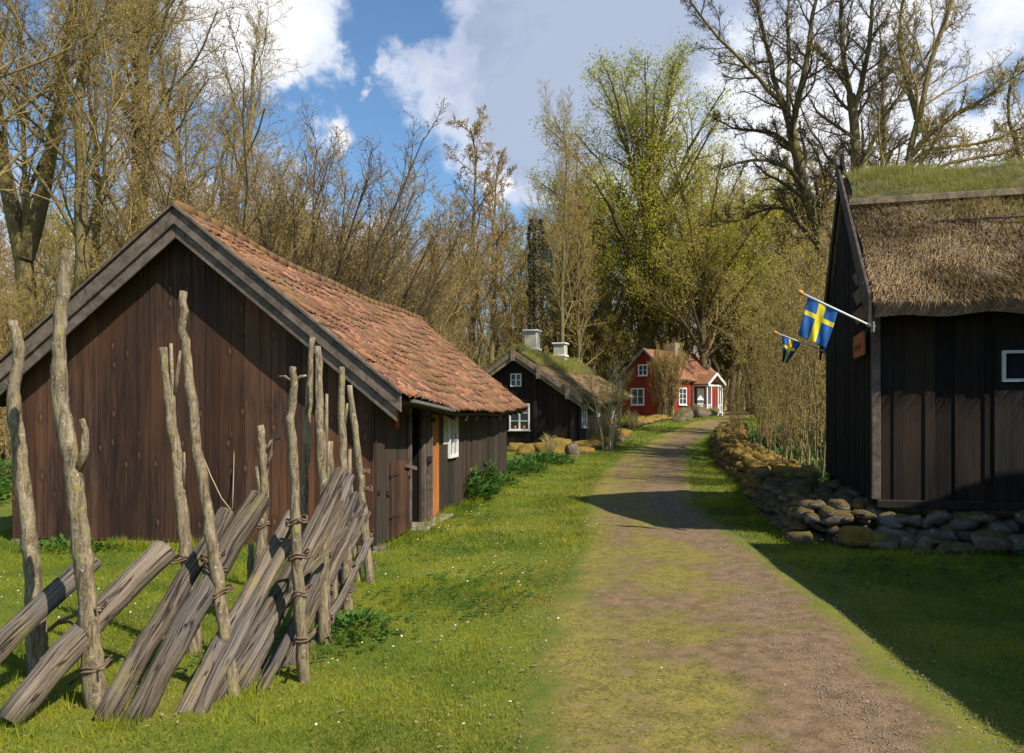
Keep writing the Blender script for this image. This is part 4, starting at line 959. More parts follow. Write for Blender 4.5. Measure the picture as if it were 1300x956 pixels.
# gable louvre slats near the front slope
for zc in (3.18, 2.92):
    mb = MB(); mb.beam((hw2-.10, -.10, zc-.02), (hw2-.95, -.10, zc-.02), .03, .17, up=(0, -.35, 1)); mb.build('slat', M['barge'], H)
for zc in (3.42,):
    mb = MB(); mb.beam((hw2-.30, -.10, zc), (hw2-.98, -.10, zc), .03, .15, up=(0, -.35, 1)); mb.build('slat', M['barge'], H)
# orange carved board
mb = MB(); mb.box((hw2-.98, -.125, 2.36), (hw2-.12, -.095, 2.66)); sg = mb.build('name_board', M['sign_wood'], H, .004)
mb = MB(); r_ = random.Random(4)
for i in range(9):      # worn, illegible carved strokes
    a = hw2-.86+.07*i; mb.box((a, -.128, 2.45+r_.uniform(-.01, .01)), (a+.016, -.124, 2.53+r_.uniform(-.02, .02)))
    if i % 2: mb.box((a+.018, -.128, 2.48), (a+.05, -.124, 2.494))
mb.build('lettering', M['sign_ink'], sg)
# crossing bargeboards
for sd in (1, -1):
    mb = MB(); y0, y1 = (-.17, -.13) if sd > 0 else (-.125, -.085)
    dz = 0.30
    top = (-sd*.16, zp2+.16*sl2+.20); bot = (sd*(hx2+.04), ze2-.04*sl2+.10)
    a = [(top[0], y0, top[1]-dz*.7), (bot[0], y0, bot[1]-.42), (bot[0], y1, bot[1]-.42), (top[0], y1, top[1]-dz*.7), (top[0], y0, top[1]), (bot[0], y0, bot[1]), (bot[0], y1, bot[1]), (top[0], y1, top[1])]
    if sd < 0: a = [a[1], a[0], a[3], a[2], a[5], a[4], a[7], a[6]]
    mb.hexa(a); mb.build('bargeboard', M['house_barge'] if sd > 0 else M['tarred_warm'], H, .008)
rs = lambda t, s: .02+.05*math.sin(s*9+t*3)+.03*math.sin(s*23+t*11)+.022*math.sin(s*61+t*9)*math.sin(t*17+s*5)-.04*math.sin(math.pi*t)+.05*math.exp(-((t-1)/.06)**2)*-1
roof_slab(H, 'thatch', hx2, -.08, 9.2, zp2, ze2, .20, M['thatch_base'], sag=rs, nx=26, ny=70, jit=.014, seed=3, round_=.05)
def on_roof(hx, y0, y1, zp, ze, t, s, sd, sag, nx_=0):
    z = np.array([zp-(zp-ze)*a+sag(a, b) for a, b in zip(t, s)]); return np.stack([sd*t*hx, y0+(y1-y0)*s, z], -1)
def straw_field(parent, name, hx, y0, y1, zp, ze, n, t0, t1, sag, L, Wd, mat, upright=0.0, sides=(1, -1), patch=None, up_range=None):
    Vv = []; Ff = []; o2 = 0
    for sd in sides:
        nn = n if sd == sides[0] else int(n*.35)
        t = rng.uniform(t0, t1, nn); s = rng.uniform(0, 1, nn)
        if patch: k_ = patch(t, s) > rng.random(nn); t, s = t[k_], s[k_]
        nn = len(t); Pp = on_roof(hx, y0, y1, zp, ze, t, s, sd, sag)
        l_ = math.hypot(hx, zp-ze); dn = np.array([sd*hx/l_, 0, -(zp-ze)/l_]); nr = np.array([sd*(zp-ze)/l_, 0, hx/l_])
        lift = .12+.22*rng.random((nn, 1))
        d = dn*(1-upright)+nr*lift*(1-upright)+np.array([0, 0, 1.0])*upright+rng.normal(size=(nn, 3))*(.16+.25*upright)+np.array([0, .25, 0])*np.sin(s*14+t*5)[:, None]*(1-upright)
        v, f = blades(Pp, unit(d), L*(.5+rng.random(nn)), Wd*(.6+.8*rng.random(nn))); Vv.append(v); Ff.append(f+o2); o2 += len(v)
    return link(name, mesh_np(name, np.concatenate(Vv), np.concatenate(Ff), [mat]), parent)
sf = straw_field(H, 'reed_straw', hx2, -.08, 9.2, zp2, ze2, 74000, .28, .985, rs, .20, .009, M['straw'], patch=lambda t, s: (s < .62)*(1-.0*t))
tag(sf, kind='stuff')
rs2 = lambda t, s: rs(t, s)+.10
sod = roof_slab(H, 'sod', hx2*.31, -.04, 9.2, zp2+.05, zp2-(zp2-ze2)*.31+.07, .12, M['soddirt'], sag=lambda t, s: .04*math.sin(s*13+t*2)+.03*math.sin(s*31)+.05*math.sin(math.pi*t), nx=14, ny=60, jit=.012, seed=8, round_=.08)
gs = lambda t, s: .04*math.sin(s*13+t*2)+.03*math.sin(s*31)+.05*math.sin(math.pi*t)-.08*math.exp(-(t/.12)**2)
tag(straw_field(H, 'roof_grass', hx2*.31, -.04, 9.2, zp2+.05, zp2-(zp2-ze2)*.31+.07, 60000, 0, 1, gs, .13, .006, M['sod'], upright=.62, patch=lambda t, s: (s < .62)*np.clip(.45+.6*np.sin(s*39+t*6)*np.sin(s*17+t*9+1), .10, 1)), kind='stuff')
tag(straw_field(H, 'grass_band', hx2, -.08, 9.2, zp2, ze2, 9000, .34, .48, rs, .15, .007, M['sod'], upright=.45, sides=(1,), patch=lambda t, s: (s < .62)*np.clip(s*5-.3, 0, 1)), kind='stuff')
tb = .325; xb = hx2*tb; zb = zp2-(zp2-ze2)*tb
mb = MB()
for i in range(4): mb.beam((xb+.03, -.12+i*2.3, zb+.10+.01*(i % 2)), (xb+.03, -.12+i*2.3+2.28, zb+.11), .05, .09)
mb.build('turf_board', M['cabin_barge'], H, .005)
tb = .50; mb = MB(); mb.tube([(hx2*tb, .9, zp2-(zp2-ze2)*tb+.06), (hx2*tb, 3, zp2-(zp2-ze2)*tb+.07), (hx2*tb, 9, zp2-(zp2-ze2)*tb+.06)], .018, 6); mb.build('thatch_pole', M['barge'], H)

# flags on poles
def flag(label, base, tip, a0, a1, fly, fold, seed, root_off):
    e = empty('flag', base, 0, label, 'flag', 'national flags by the gable')
    b = Vector(base); t = Vector(tip); d = (t-b); L_ = d.length; dn = d.normalized()
    mb = MB(); mb.tube([(0, 0, 0), d], [.014, .011], 8); mb.build('pole', M['white_pole'], e)
    mb = MB(); mb.tube([dn*(L_-.005), dn*(L_+.012), dn*(L_+.035), dn*(L_+.058), dn*(L_+.068)], [.012, .026, .032, .022, .006], 10); mb.build('finial', M['knob'], e)
    mb = MB(); mb.tube([dn*-.02, dn*.07], [.028, .018], 8); mb.box((-.008, -.035, -.06), (.008, .035, .06)); mb.build('bracket', M['metal'], e)
    NU, NV = 26, 34; V = []; side = Vector((dn.y, -dn.x, 0)).normalized(); r = random.Random(seed)
    for j in range(NV+1):
        v = j/NV
        for i in range(NU+1):
            u = i/NU
            uu = a0+(a1-a0)*((u-.5)*(1-fold*v)+.5)      # along the pole, 0 at tip
            p = dn*(L_-uu)+Vector((0, 0, -.016))
            p += Vector((0, 0, -fly*v))+Vector((dn.x, dn.y, 0))*(.10*v*fly/.4+.03*v*v)
            wv = .028*math.sin(u*9+v*4+seed)*v**.6+.014*math.sin(u*17-v*7+seed*2)*v
            p += side*(wv*(1+2.2*fold)); V.append(p)
    FB = []; FY = []
    for j in range(NV):
        for i in range(NU):
            q = (j*(NU+1)+i, j*(NU+1)+i+1, (j+1)*(NU+1)+i+1, (j+1)*(NU+1)+i); u = (i+.5)/NU; v = (j+.5)/NV
            (FY if (.40 < u < .60 or .3125 < v < .4375) else FB).append(q)
    me = bpy.data.meshes.new('cloth'); me.from_pydata(V, [], FB+FY); me.materials.append(M['flag_blue']); me.materials.append(M['flag_yellow'])
    me.polygons.foreach_set('material_index', [0]*len(FB)+[1]*len(FY)); me.polygons.foreach_set('use_smooth', [True]*(len(FB)+len(FY))); me.update()
    c_ = link('cloth', me, e); s = c_.modifiers.new('s', 'SOLIDIFY'); s.thickness = .002
flag('blue flag with yellow cross hanging spread from the white pole at the near corner', (4.24, 9.72, EYE+(HZ-415)/F*9.72), (3.495, 9.93, EYE+(HZ-373)/F*9.93), .06, .44, .44, .06, 1, 0)
flag('furled smaller-looking blue and yellow flag on the farther pole below the first', (5.76, 15.25, EYE+(HZ-446)/F*15.25), (4.95, 15.45, EYE+(HZ-423)/F*15.45), .10, .46, .42, .72, 2, 0)

# ================================================================ 3. sod-roofed cabin
CZ = .22
C_ = empty('cabin', (*CABIN[0], CZ), CABIN[1], 'black timber cabin with white windows, thatch roof and two chimneys', 'cabin')
hw3, hx3, zp3, ze3, L3 = 2.25, 2.72, 3.78, 1.92, 8.6; sl3 = (zp3-ze3)/hx3
cs_ = lambda t, s: .05*math.sin(s*7+t*2)-.03*math.sin(math.pi*t)+.32*s*t
gable_boards('gable_wall', C_, -hw3, hw3, 0, .05, lambda x: zp3-abs(x)*sl3-.25, M['tarred_warm'], .20, .025, seed=21, gap=.012)
gable_boards('rear_wall', C_, -hw3, hw3, L3, .05, lambda x: zp3-abs(x)*sl3-.25, M['tarred'], .24, .025, ydir=1, seed=22)
side_boards('side_wall', C_, hw3, 0, L3, .05, lambda y: ze3+.22+.3*y/L3, M['tarred_warm'], .20, .025, seed=23, gap=.012)
side_boards('side_wall', C_, -hw3, 0, L3, -.2, lambda y: ze3+.22, M['tarred'], .24, .025, xdir=-1, seed=24)
for x in (-hw3, .80, hw3):
    mb = MB(); mb.box((x-.07, -.09, .02), (x+.07, -.03, zp3-abs(x)*sl3-.28)); mb.build('post', M['tarred'], C_, .01)
mb = MB(); mb.box((hw3+.03, .6, .02), (hw3+.09, .72, ze3+.2)); mb.box((hw3+.03, 4.4, .02), (hw3+.09, 4.52, ze3+.3)); mb.build('post', M['tarred'], C_)
mb = MB(); mb.box((-hw3, -.10, .0), (hw3+.08, -.03, .14)); mb.build('sill_beam', M['tarred'], C_)
window(C_, (.16, -.03, .85), Xp, Ym, .72, .92, 2, 3, .05, curtain=True, pots=True)
window(C_, (.02, -.03, 2.52), Xp, Ym, .36, .42, 2, 2, .04, sill=False)
window(C_, (hw3+.03, 1.6, .95), Yp, Xp, .62, .80, 2, 3, .05)
window(C_, (hw3+.03, 4.0, 1.35), Yp, Xp, .40, .40, 2, 2, .05, sill=False)
window(C_, (hw3+.03, 6.9, .95), Yp, Xp, .62, .80, 2, 3, .05)
mb = MB()
for i in range(4): mb.box((hw3+.034, 4.95+.2*i, .08), (hw3+.055, 5.14+.2*i, 1.85))
d = mb.build('door', M['tarred'], C_); mb = MB(); mb.box((hw3+.056, 5.66, .95), (hw3+.075, 5.70, 1.1)); mb.build('handle', M['metal'], d)
bargeboards(C_, 'bargeboard', hx3, -.36, -.32, zp3+.10, ze3+.10, .22, M['cabin_barge'])
bargeboards(C_, 'lower_bargeboard', hx3-.05, -.318, -.285, zp3+.10, ze3+.10+.05*sl3, .22, M['cabin_barge'], drop=.17)
bargeboards(C_, 'bargeboard', hx3, L3+.3, L3+.34, zp3+.06, ze3+.35, .2, M['cabin_barge'])
for x in (0, 1.02, 2.16, -1.1):
    mb = MB(); z = zp3-abs(x)*sl3; mb.box((x-.08, -.405, z-.33), (x+.08, -.362, z+.16)); mb.build('clamp_board', M['cabin_barge'], C_, .006)
roof_slab(C_, 'thatch', hx3, -.28, L3+.3, zp3+.06, ze3+.06, .24, M['thatch_base'], sag=cs_, nx=20, ny=40, jit=.02, seed=31, round_=.05)
tag(straw_field(C_, 'reed_straw', hx3, -.28, L3+.3, zp3+.06, ze3+.06, 16000, .2, 1.005, cs_, .26, .022, M['straw']), kind='stuff')
roof_slab(C_, 'sod', hx3*.36, -.2, L3+.2, zp3+.16, zp3+.14-(zp3-ze3)*.36, .1, M['soddirt'], sag=lambda t, s: .04*math.sin(s*13)+.06*math.sin(s*5+2), nx=8, ny=40, jit=.025, seed=32, round_=.05)
tag(straw_field(C_, 'roof_grass', hx3*.36, -.2, L3+.2, zp3+.16, zp3+.14-(zp3-ze3)*.36, 14000, 0, 1, lambda t, s: .04*math.sin(s*13)+.06*math.sin(s*5+2), .22, .02, M['sod'], upright=.75), kind='stuff')
# far ridge hump of green turf
def chimney(x, y, z0, z1, w, parent):
    mb = MB(); mb.box((x-w/2, y-w/2, z0), (x+w/2, y+w/2, z1)); c_ = mb.build('chimney', M['pwhite'], parent, .015)
    mb = MB(); mb.box((x-w/2-.06, y-w/2-.06, z1+.002), (x+w/2+.06, y+w/2+.06, z1+.07)); mb.box((x-w/2-.05, y-w/2-.05, z0+.55), (x+w/2+.05, y+w/2+.05, z0+.64)); mb.build('cap', M['white'], c_, .01)
chimney(-.05, 2.2, zp3-.3, zp3+1.02, .52, C_)
chimney(.0, 6.2, zp3-.3, zp3+.82, .52, C_)

# ================================================================ 4. red cottage
RZ = 1.42
D_ = empty('cottage', (*RED[0], RZ), RED[1], 'falu red wooden cottage with tiled roof and white porch at the lane end', 'cottage')
hw4, hx4, zp4, ze4, L4 = 2.1, 2.42, 4.72, 2.55, 6.2; sl4 = (zp4-ze4)/hx4
gable_boards('gable_wall', D_, -hw4, hw4, 0, .05, lambda x: zp4-abs(x)*sl4-.12, M['red_board'], .22, .025, bat=.05, seed=41)
gable_boards('rear_wall', D_, -hw4, hw4, L4, .05, lambda x: zp4-abs(x)*sl4-.12, M['red_board'], .22, .025, bat=.05, ydir=1, seed=42)
side_boards('side_wall', D_, hw4, 0, L4, .05, lambda y: ze4+.2, M['red_board'], .22, .025, bat=.05, seed=43)
side_boards('side_wall', D_, -hw4, 0, L4, .05, lambda y: ze4+.2, M['red_board'], .22, .025, bat=.05, xdir=-1, seed=44)
for x, y in ((hw4, 0), (-hw4, 0), (hw4, L4)):
    mb = MB(); mb.box((x-.09, y-.07, .03), (x+.09, y+.07, ze4+.1)); mb.build('corner_board', M['white'], D_)
roof_slab(D_, 'roof', hx4, -.25, L4+.25, zp4, ze4, .10, M['tile_far'], sag=lambda t, s: .02*math.sin(s*60), nx=12, ny=60, jit=.008, seed=6)
bargeboards(D_, 'bargeboard', hx4, -.30, -.26, zp4+.05, ze4+.05, .17, M['metal'])
bargeboards(D_, 'bargeboard', hx4, L4+.26, L4+.30, zp4+.05, ze4+.05, .14, M['white'])
window(D_, (-.62, -.055, .95), Xp, Ym, .92, 1.0, 2, 2, .09)
window(D_, (-.18, -.055, 2.95), Xp, Ym, .62, .62, 2, 2, .08)
window(D_, (hw4+.055, 1.2, .95), Yp, Xp, .8, 1.0, 2, 3, .09)
mb = MB(); mb.box((hw4-.5, .15, ze4+.02), (hw4+.36, 1.9, ze4+.08)); mb.build('eave_flashing', M['metal'], D_)
# porch
pr_ = MB(); y0, y1, xo = 2.5, 4.5, hw4+1.15
for x, y in ((xo, y0), (xo, y1), (xo, (y0*1.0+y1*1.0)/2-.45), (xo, (y0+y1)/2+.45), (hw4+.08, y0), (hw4+.08, y1)): pr_.box((x-.05, y-.05, .1), (x+.05, y+.05, 2.15))
pr_.box((hw4+.03, y0-.06, 2.15), (xo+.06, y0+.06, 2.27)); pr_.box((hw4+.03, y1-.06, 2.15), (xo+.06, y1+.06, 2.27)); pr_.box((xo-.06, y0+.06, 2.15), (xo+.06, y1-.06, 2.27))
for z in (.35, .85):
    pr_.box((hw4+.1, y0-.03, z), (xo-.05, y0+.03, z+.06)); pr_.box((xo-.03, y0+.05, z), (xo+.03, y0+.5, z+.06)); pr_.box((xo-.03, y1-.5, z), (xo+.03, y1-.05, z+.06))
for i in range(7): pr_.box((hw4+.16+i*.135, y0-.015, .41), (hw4+.21+i*.135, y0+.015, .85))
for i in range(3): pr_.box((xo-.015, y0+.12+i*.12, .41), (xo+.015, y0+.17+i*.12, .85)); pr_.box((xo-.015, y1-.42+i*.12, .41), (xo+.015, y1-.37+i*.12, .85))
porch = pr_.build('porch', M['white'], D_)
mb = MB(); ym = (y0+y1)/2; zt = 2.98
for a, b in (((y0-.15, 2.24), (ym, zt)), ((ym, zt), (y1+.15, 2.24))):
    mb.hexa([(hw4-.3, a[0], a[1]), (xo+.2, a[0], a[1]), (xo+.2, b[0], b[1]), (hw4-.3, b[0], b[1]), (hw4-.3, a[0], a[1]+.07), (xo+.2, a[0], a[1]+.07), (xo+.2, b[0], b[1]+.07), (hw4-.3, b[0], b[1]+.07)])
mb.build('porch_roof', M['tile'], porch)
mb = MB()
for a, b in (((y0-.18, 2.22), (ym, zt)), ((y1+.18, 2.22), (ym, zt))):
    mb.beam((xo+.23, a[0], a[1]+.02), (xo+.23, b[0], b[1]+.04), .04, .16)
mb.build('porch_gable_trim', M['white'], porch)
mb = MB(); mb.box((hw4+.06, ym-.45, .1), (hw4+.09, ym+.45, 2.05)); mb.build('door', M['white'], D_)
mb = MB(); mb.box((hw4, y0-.1, -.1), (xo+.1, y1+.1, .1)); mb.build('porch_floor', M['grey_wood'], porch)
mb = MB(); mb.box((-hw4+.02, .04, -.5), (hw4-.02, L4-.04, .06)); mb.build('foundation', M['stone_grey'], D_)
mb = MB(); mb.box((-.3, 3.2, zp4-.3), (.3, 3.8, zp4+.6)); mb.build('chimney', M['pwhite'], D_)

# ================================================================ 5. shed beside the camera (out of view, added to cast the lawn shadow)
E_ = empty('shed', (SHED[0][0], SHED[0][1], .0), SHED[1], 'black board shed out of view, added to shade the lawn', 'shed')
hw5, hx5, zp5, ze5, L5 = 2.4, 2.75, 4.55, 3.75, 9; sl5 = (zp5-ze5)/hx5
gable_boards('gable_wall', E_, -hw5, hw5, 0, 0, lambda x: zp5-abs(x)*sl5-.12, M['tarred'], .2, seed=51)
gable_boards('rear_wall', E_, -hw5, hw5, L5, 0, lambda x: zp5-abs(x)*sl5-.12, M['tarred'], .2, ydir=1, seed=52)
side_boards('side_wall', E_, hw5, 0, L5, 0, lambda y: ze5+.2, M['tarred'], .2, seed=53)
side_boards('side_wall', E_, -hw5, 0, L5, 0, lambda y: ze5+.2, M['tarred'], .2, xdir=-1, seed=54)
roof_slab(E_, 'roof', hx5, -.3, L5+.3, zp5, ze5, .15, M['thatch_base'], jit=.02, nx=14, ny=30)
bargeboards(E_, 'bargeboard', hx5, -.34, -.305, zp5+.03, ze5+.03, .22, M['barge'])

# ================================================================ stones
def stone_mesh(mb_v, mb_f, c, s, seed, sub=2):
    r = random.Random(seed)
    import bmesh
    if sub not in STN:
        bm = bmesh.new(); bmesh.ops.create_icosphere(bm, subdivisions=sub, radius=1); bm.verts.ensure_lookup_table()
        STN[sub] = (np.array([v.co[:] for v in bm.verts]), np.array([[v.index for v in f.verts] for f in bm.faces])); bm.free()
    V, Fq = STN[sub]; rn = np.random.default_rng(seed)
    V = V.copy()
    for _ in range(13):                      # facet the stone with random cutting planes
        n_ = unit(rn.normal(size=3)); d = rn.uniform(.62, .9); k_ = V@n_-d; V = V-np.outer(np.maximum(k_, 0), n_)*.92
    ph = rn.uniform(0, 6, 3); V = V*(1+.07*np.sin(V@np.array([3, 2, 4.])+ph[0])[:, None]+.05*np.sin(V@np.array([-5, 4, 2.])+ph[1])[:, None])
    a = rn.uniform(0, 6.28); V = V*np.array(s); c_, s_ = math.cos(a) if sub < 3 else 1, math.sin(a) if sub < 3 else 0
    V = np.stack([V[:, 0]*c_-V[:, 1]*s_, V[:, 0]*s_+V[:, 1]*c_, V[:, 2]], -1)+np.array(c)
    b = sum(len(x) for x in mb_v); mb_v.append(V); mb_f.append(Fq+b)
STN = {}
def stone_wall(name, path, h, th, mat, label, seed, size=.2, cat='stone wall'):
    vs, fs = [], []; r = random.Random(seed)
    for (x0, y0), (x1, y1) in zip(path[:-1], path[1:]):
        L_ = math.hypot(x1-x0, y1-y0); n = max(1, int(L_/(size*1.15)))
        nx, ny = (y1-y0)/L_, -(x1-x0)/L_
        for i in range(n):
            t = (i+.5)/n
            for lay in range(max(1, int(h/(size*.95)))):
                zf = (lay+.45)*size*.98; w = th*(1-.45*zf/h)
                m_ = max(2, int(w/(size*1.3)))
                for k_ in range(m_+1):
                    o = (k_/m_-.5)*w; s = size*r.choice((.45, .6, .8, 1.0, 1.25))
                    x = x0+(x1-x0)*t+nx*o+r.uniform(-.06, .06); y = y0+(y1-y0)*t+ny*o+r.uniform(-.06, .06)
                    stone_mesh(vs, fs, (x, y, g(x, y)+zf*r.uniform(.85, 1.1)), (s*r.uniform(.8, 1.3), s*.85, s*r.uniform(.45, .75)), r.randint(0, 10**6), 2)
    o = link(name, mesh_np(name, np.concatenate(vs), np.concatenate(fs), [mat], smooth=True)); tag(o, label, cat); return o
stone_wall('stone_wall', [(4.9, 14.8), (5.55, 17), (6.15, 20), (6.7, 24), (7.6, 28.5), (8.6, 33), (10.2, 38)], .66, 1.1, M['stone_moss'], 'sunlit dry stone wall thick with orange moss, curving beside the lane', 3, .20)
stone_wall('stone_wall', [(4.0, 10.15), (4.18, 11.6), (4.45, 13.2), (4.85, 14.7)], .62, .85, M['stone_wallgrey'], 'shaded grey stone wall heaped against the thatched house gable', 5, .135)
stone_wall('stone_wall', [(10.5, 51), (12.5, 55.5), (14.8, 60), (18, 64)], .5, .7, M['stone_grey'], 'low stone row before the red cottage porch', 7, .28)
stone_wall('stone_wall', [(5.9, 42), (8.2, 48), (10.3, 51)], .5, .8, M['stone_moss'], 'low mossy stone row along the verge under the brown bush', 8, .28)
stone_wall('stone_wall', [(17.6, 58), (21, 66), (27, 78)], .6, .8, M['stone_grey'], 'far stone wall where the lane bends out of sight', 9, .3)
# foundation footing under the thatched house
vs, fs = [], []; r = random.Random(9)
c8, s8 = math.cos(HOUSE[1]), math.sin(HOUSE[1])
def hl_(x, y): return (HOUSE[0][0]+x*c8-y*s8, HOUSE[0][1]+x*s8+y*c8)
for i in range(64):
    x, y = hl_(hw2+r.uniform(-.10, .12), .15+8.6*i/64); s = r.uniform(.10, .19)
    stone_mesh(vs, fs, (x, y, r.uniform(.22, .42)), (s*1.3, s, s*.8), i+50)
for i in range(40):
    x, y = hl_(-hw2+2*hw2*i/39, r.uniform(-.05, .15)); s = r.uniform(.14, .22); stone_mesh(vs, fs, (x, y, r.uniform(.2, .42)), (s*1.2, s, s*.8), i+150)
for i in range(40):
    x, y = hl_(hw2+r.uniform(-.1, .1), .15+8.6*i/40); s = r.uniform(.15, .2); stone_mesh(vs, fs, (x, y, .14), (s*1.3, s, s*.8), i+250)
fo_ = link('foundation', mesh_np('foundation', np.concatenate(vs), np.concatenate(fs), [M['stone_grey']], smooth=True), H)
fo_.matrix_parent_inverse = (Matrix.Translation((*HOUSE[0], 0)) @ Matrix.Rotation(HOUSE[1], 4, 'Z')).inverted()
def boulder(px, py, Y, w, h, label, moss, seed, d=None, group='boulders before the thatched house'):
    """px,py: centre in the photo; w,h: half sizes in metres"""
    c = W(px, py, Y); vs, fs = [], []; stone_mesh(vs, fs, (0, 0, 0), (w, d or w*.8, h), seed, 3)
    o = link('boulder', mesh_np('boulder', vs[0], fs[0], [M['stone_moss' if moss else 'stone_grey']], smooth=True)); o.location = c
    o.location.z = max(min(c.z, g(c.x, c.y)+h*.9), g(c.x, c.y)+h*.35)
    tag(o, label, 'boulder', group)
bl_ = [(1092, 655, 9.9, .27, .15, 'orange-mossed boulder at the house corner, leftmost in front of the wall', 1), (1120, 646, 9.8, .22, .10, 'flat brown slab resting on the mossy corner boulder', 1), (1127, 662, 9.7, .15, .10, 'small dark boulder below the flat brown slab', 0),
       (1152, 651, 9.6, .125, .125, 'round pale egg-shaped boulder beside the house corner', 0), (1173, 657, 9.5, .10, .11, 'upright pointed grey boulder right of the egg-shaped one', 0), (1181, 640, 9.75, .19, .10, 'sloping grey boulder behind the pointed one', 0),
       (1205, 655, 9.55, .12, .07, 'low brown boulder between the sloping one and the widest one', 0), (1222, 660, 9.4, .16, .08, 'flat reddish boulder right of centre in the row', 0), (1257, 652, 9.35, .27, .15, 'widest pale boulder below the white window', 0),
       (1293, 654, 9.3, .17, .14, 'dark boulder at the very edge of the picture', 0), (1198, 672, 9.4, .09, .05, 'small half-buried stone in the grass before the row', 0), (1062, 668, 10.6, .17, .15, 'tall split grey boulder at the wall end', 0), (1075, 640, 10.4, .17, .10, 'grey-topped boulder leaning on the corner of the wall', 0),
       (1170, 672, 9.35, .11, .05, 'low flat stone under the egg-shaped boulder', 0)]
for i, b_ in enumerate(bl_): boulder(*b_, 300+i)
bl_ = [(668, 590, 28.5, .40, .28, 'pale-fronted mossy boulder nearest the barn corner before the cabin', 1), (690, 588, 28.5, .42, .36, 'tall moss-topped boulder below the cabin window', 1), (705, 594, 27.8, .30, .2, 'low mossy boulder just before the tall one', 1),
       (711, 578, 30.2, .55, .38, 'large mossy boulder behind the big pair, close to the cabin wall', 1), (713, 585, 28.9, .48, .40, 'big dark-moss boulder at the cabin corner', 1), (727, 586, 28.7, .26, .36, 'grey upright boulder right against the big mossy one', 0),
       (740, 578, 30.5, .60, .30, 'broad mossy boulder in the middle of the cabin row', 1), (742, 586, 29.2, .42, .20, 'flat mossy stone in front of the broad one', 1), (757, 578, 31, .62, .42, 'largest rust-brown mossy boulder near the pale bush', 1),
       (766, 573, 32, .4, .28, 'small boulder behind the largest rust-brown one', 1), (782, 567, 34, .42, .30, 'pale round boulder past the pale bush', 0), (789, 562, 36, .5, .32, 'mossy boulder farthest up the cabin row', 1), (655, 586, 30, .5, .25, 'mossy boulder half hidden by the barn corner', 1), (678, 578, 30.8, .35, .2, 'small stone under the cabin window sill', 0)]
for i, b_ in enumerate(bl_): boulder(*b_, 400+i, group='mossy boulders before the sod cabin')
bl_ = [(870, 528, 49.5, .6, .5, 'dark boulder under the cottage corner board', 0), (888, 525, 52, .8, .6, 'dark round boulder before the porch rail', 0), (862, 534, 47, .45, .3, 'pale boulder by the foot of the brown bush', 0), (905, 523, 56, .5, .35, 'small dark boulder at the porch end', 0)]
for i, b_ in enumerate(bl_): boulder(*b_, 500+i, group='boulders before the red cottage')

# ================================================================ fence of slanting rails
FN = empty('fence', (-1.9, 5.5, 0), 0, 'rustic roundpole fence of crooked stakes and slanting grey rails', 'fence')
FO = Vector((-1.9, 5.5, 0))
def stake(pts, w, Y, seed, branches=(), Yt=None):
    """pts: photo outline points from top to foot; w: width there in pixels"""
    n = len(pts); mb = MB(); q = []
    Yt = Y if Yt is None else Yt
    # refine
    for i, (px, py) in enumerate(pts): q.append(W(px, py, Yt+(Y-Yt)*i/(n-1))-FO)
    r = random.Random(seed); pp = []; rr = []
    for i in range(n-1):
        for k_ in range(4):
            t = k_/4; u = (i+t)/(n-1)
            pp.append(q[i].lerp(q[i+1], t)+Vector((r.uniform(-.007, .007), r.uniform(-.007, .007), 0))*(0 < i+k_)); rr.append(w/2/F*Y*(.60+.5*u)*r.uniform(.9, 1.12))
    pp.append(q[-1]); rr.append(w/2/F*Y*1.08)
    pp.append(q[-1]-Vector((0, 0, .25))); rr.append(w/2/F*Y)
    mb.tube(pp, rr, 11, jit=.12, sd=seed)
    for bp, bw in branches:
        bq = [W(px, py, Y)-FO for px, py in bp]
        mb.tube(bq, [bw/2/F*Y*(1-.5*i/(len(bq)-1)) for i in range(len(bq))], 7, jit=.12, sd=seed+1)
    return mb.build('stake', M['stake'], FN)
stake([(15, 408), (24, 436), (22, 470), (16, 505), (22, 560), (30, 620), (38, 690), (42, 750), (45, 800), (47, 856)], 20, 5.15, 1)
stake([(87, 318), (80, 360), (77, 410), (73, 465), (78, 520), (90, 580), (98, 640), (106, 710), (113, 780), (119, 850), (124, 897)], 23, 4.55, 2, [([(97, 600), (108, 570), (108, 545), (104, 532)], 13)])
stake([(207, 441), (212, 490), (219, 545), (225, 590), (229, 640), (235, 700), (240, 760), (247, 826)], 15, 5.6, 3, [([(224, 590), (221, 540), (219, 490), (217, 436)], 9), ([(222, 500), (226, 470), (229, 445)], 7), ([(233, 620), (234, 590), (234, 574)], 5)])
stake([(233, 370), (232, 420), (238, 470), (243, 512), (250, 570), (262, 640), (272, 710), (281, 780), (291, 840), (297, 880)], 17, 4.75, 4)
stake([(330, 540), (334, 575), (336, 615), (333, 660), (331, 720), (330, 798)], 13, 6.2, 5, [([(336, 600), (345, 575), (349, 545)], 5), ([(334, 580), (345, 560), (356, 556)], 6), ([(334, 640), (329, 610), (326, 592)], 9)])
stake([(372, 466), (373, 490), (369, 530), (372, 580), (375, 660), (380, 750), (386, 863)], 14, 5.0, 6, [([(372, 484), (362, 478), (354, 478)], 5), ([(373, 484), (382, 478), (389, 477)], 6), ([(371, 500), (367, 512), (366, 520)], 4)])
stake([(397, 428), (394, 480), (391, 540), (387, 620), (384, 700), (380, 808)], 12, 6.0, 7)
stake([(403, 440), (405, 480), (407, 540), (410, 620), (410, 720), (412, 814)], 15, 5.85, 8, [([(412, 600), (414, 550), (415, 500)], 8), ([(414, 640), (417, 590), (418, 560)], 7)])
stake([(434, 466), (433, 510), (436, 580), (438, 660), (442, 774)], 13, 6.8, 9, [([(436, 545), (440, 520), (441, 512)], 5), ([(441, 640), (443, 600), (444, 570)], 8)])
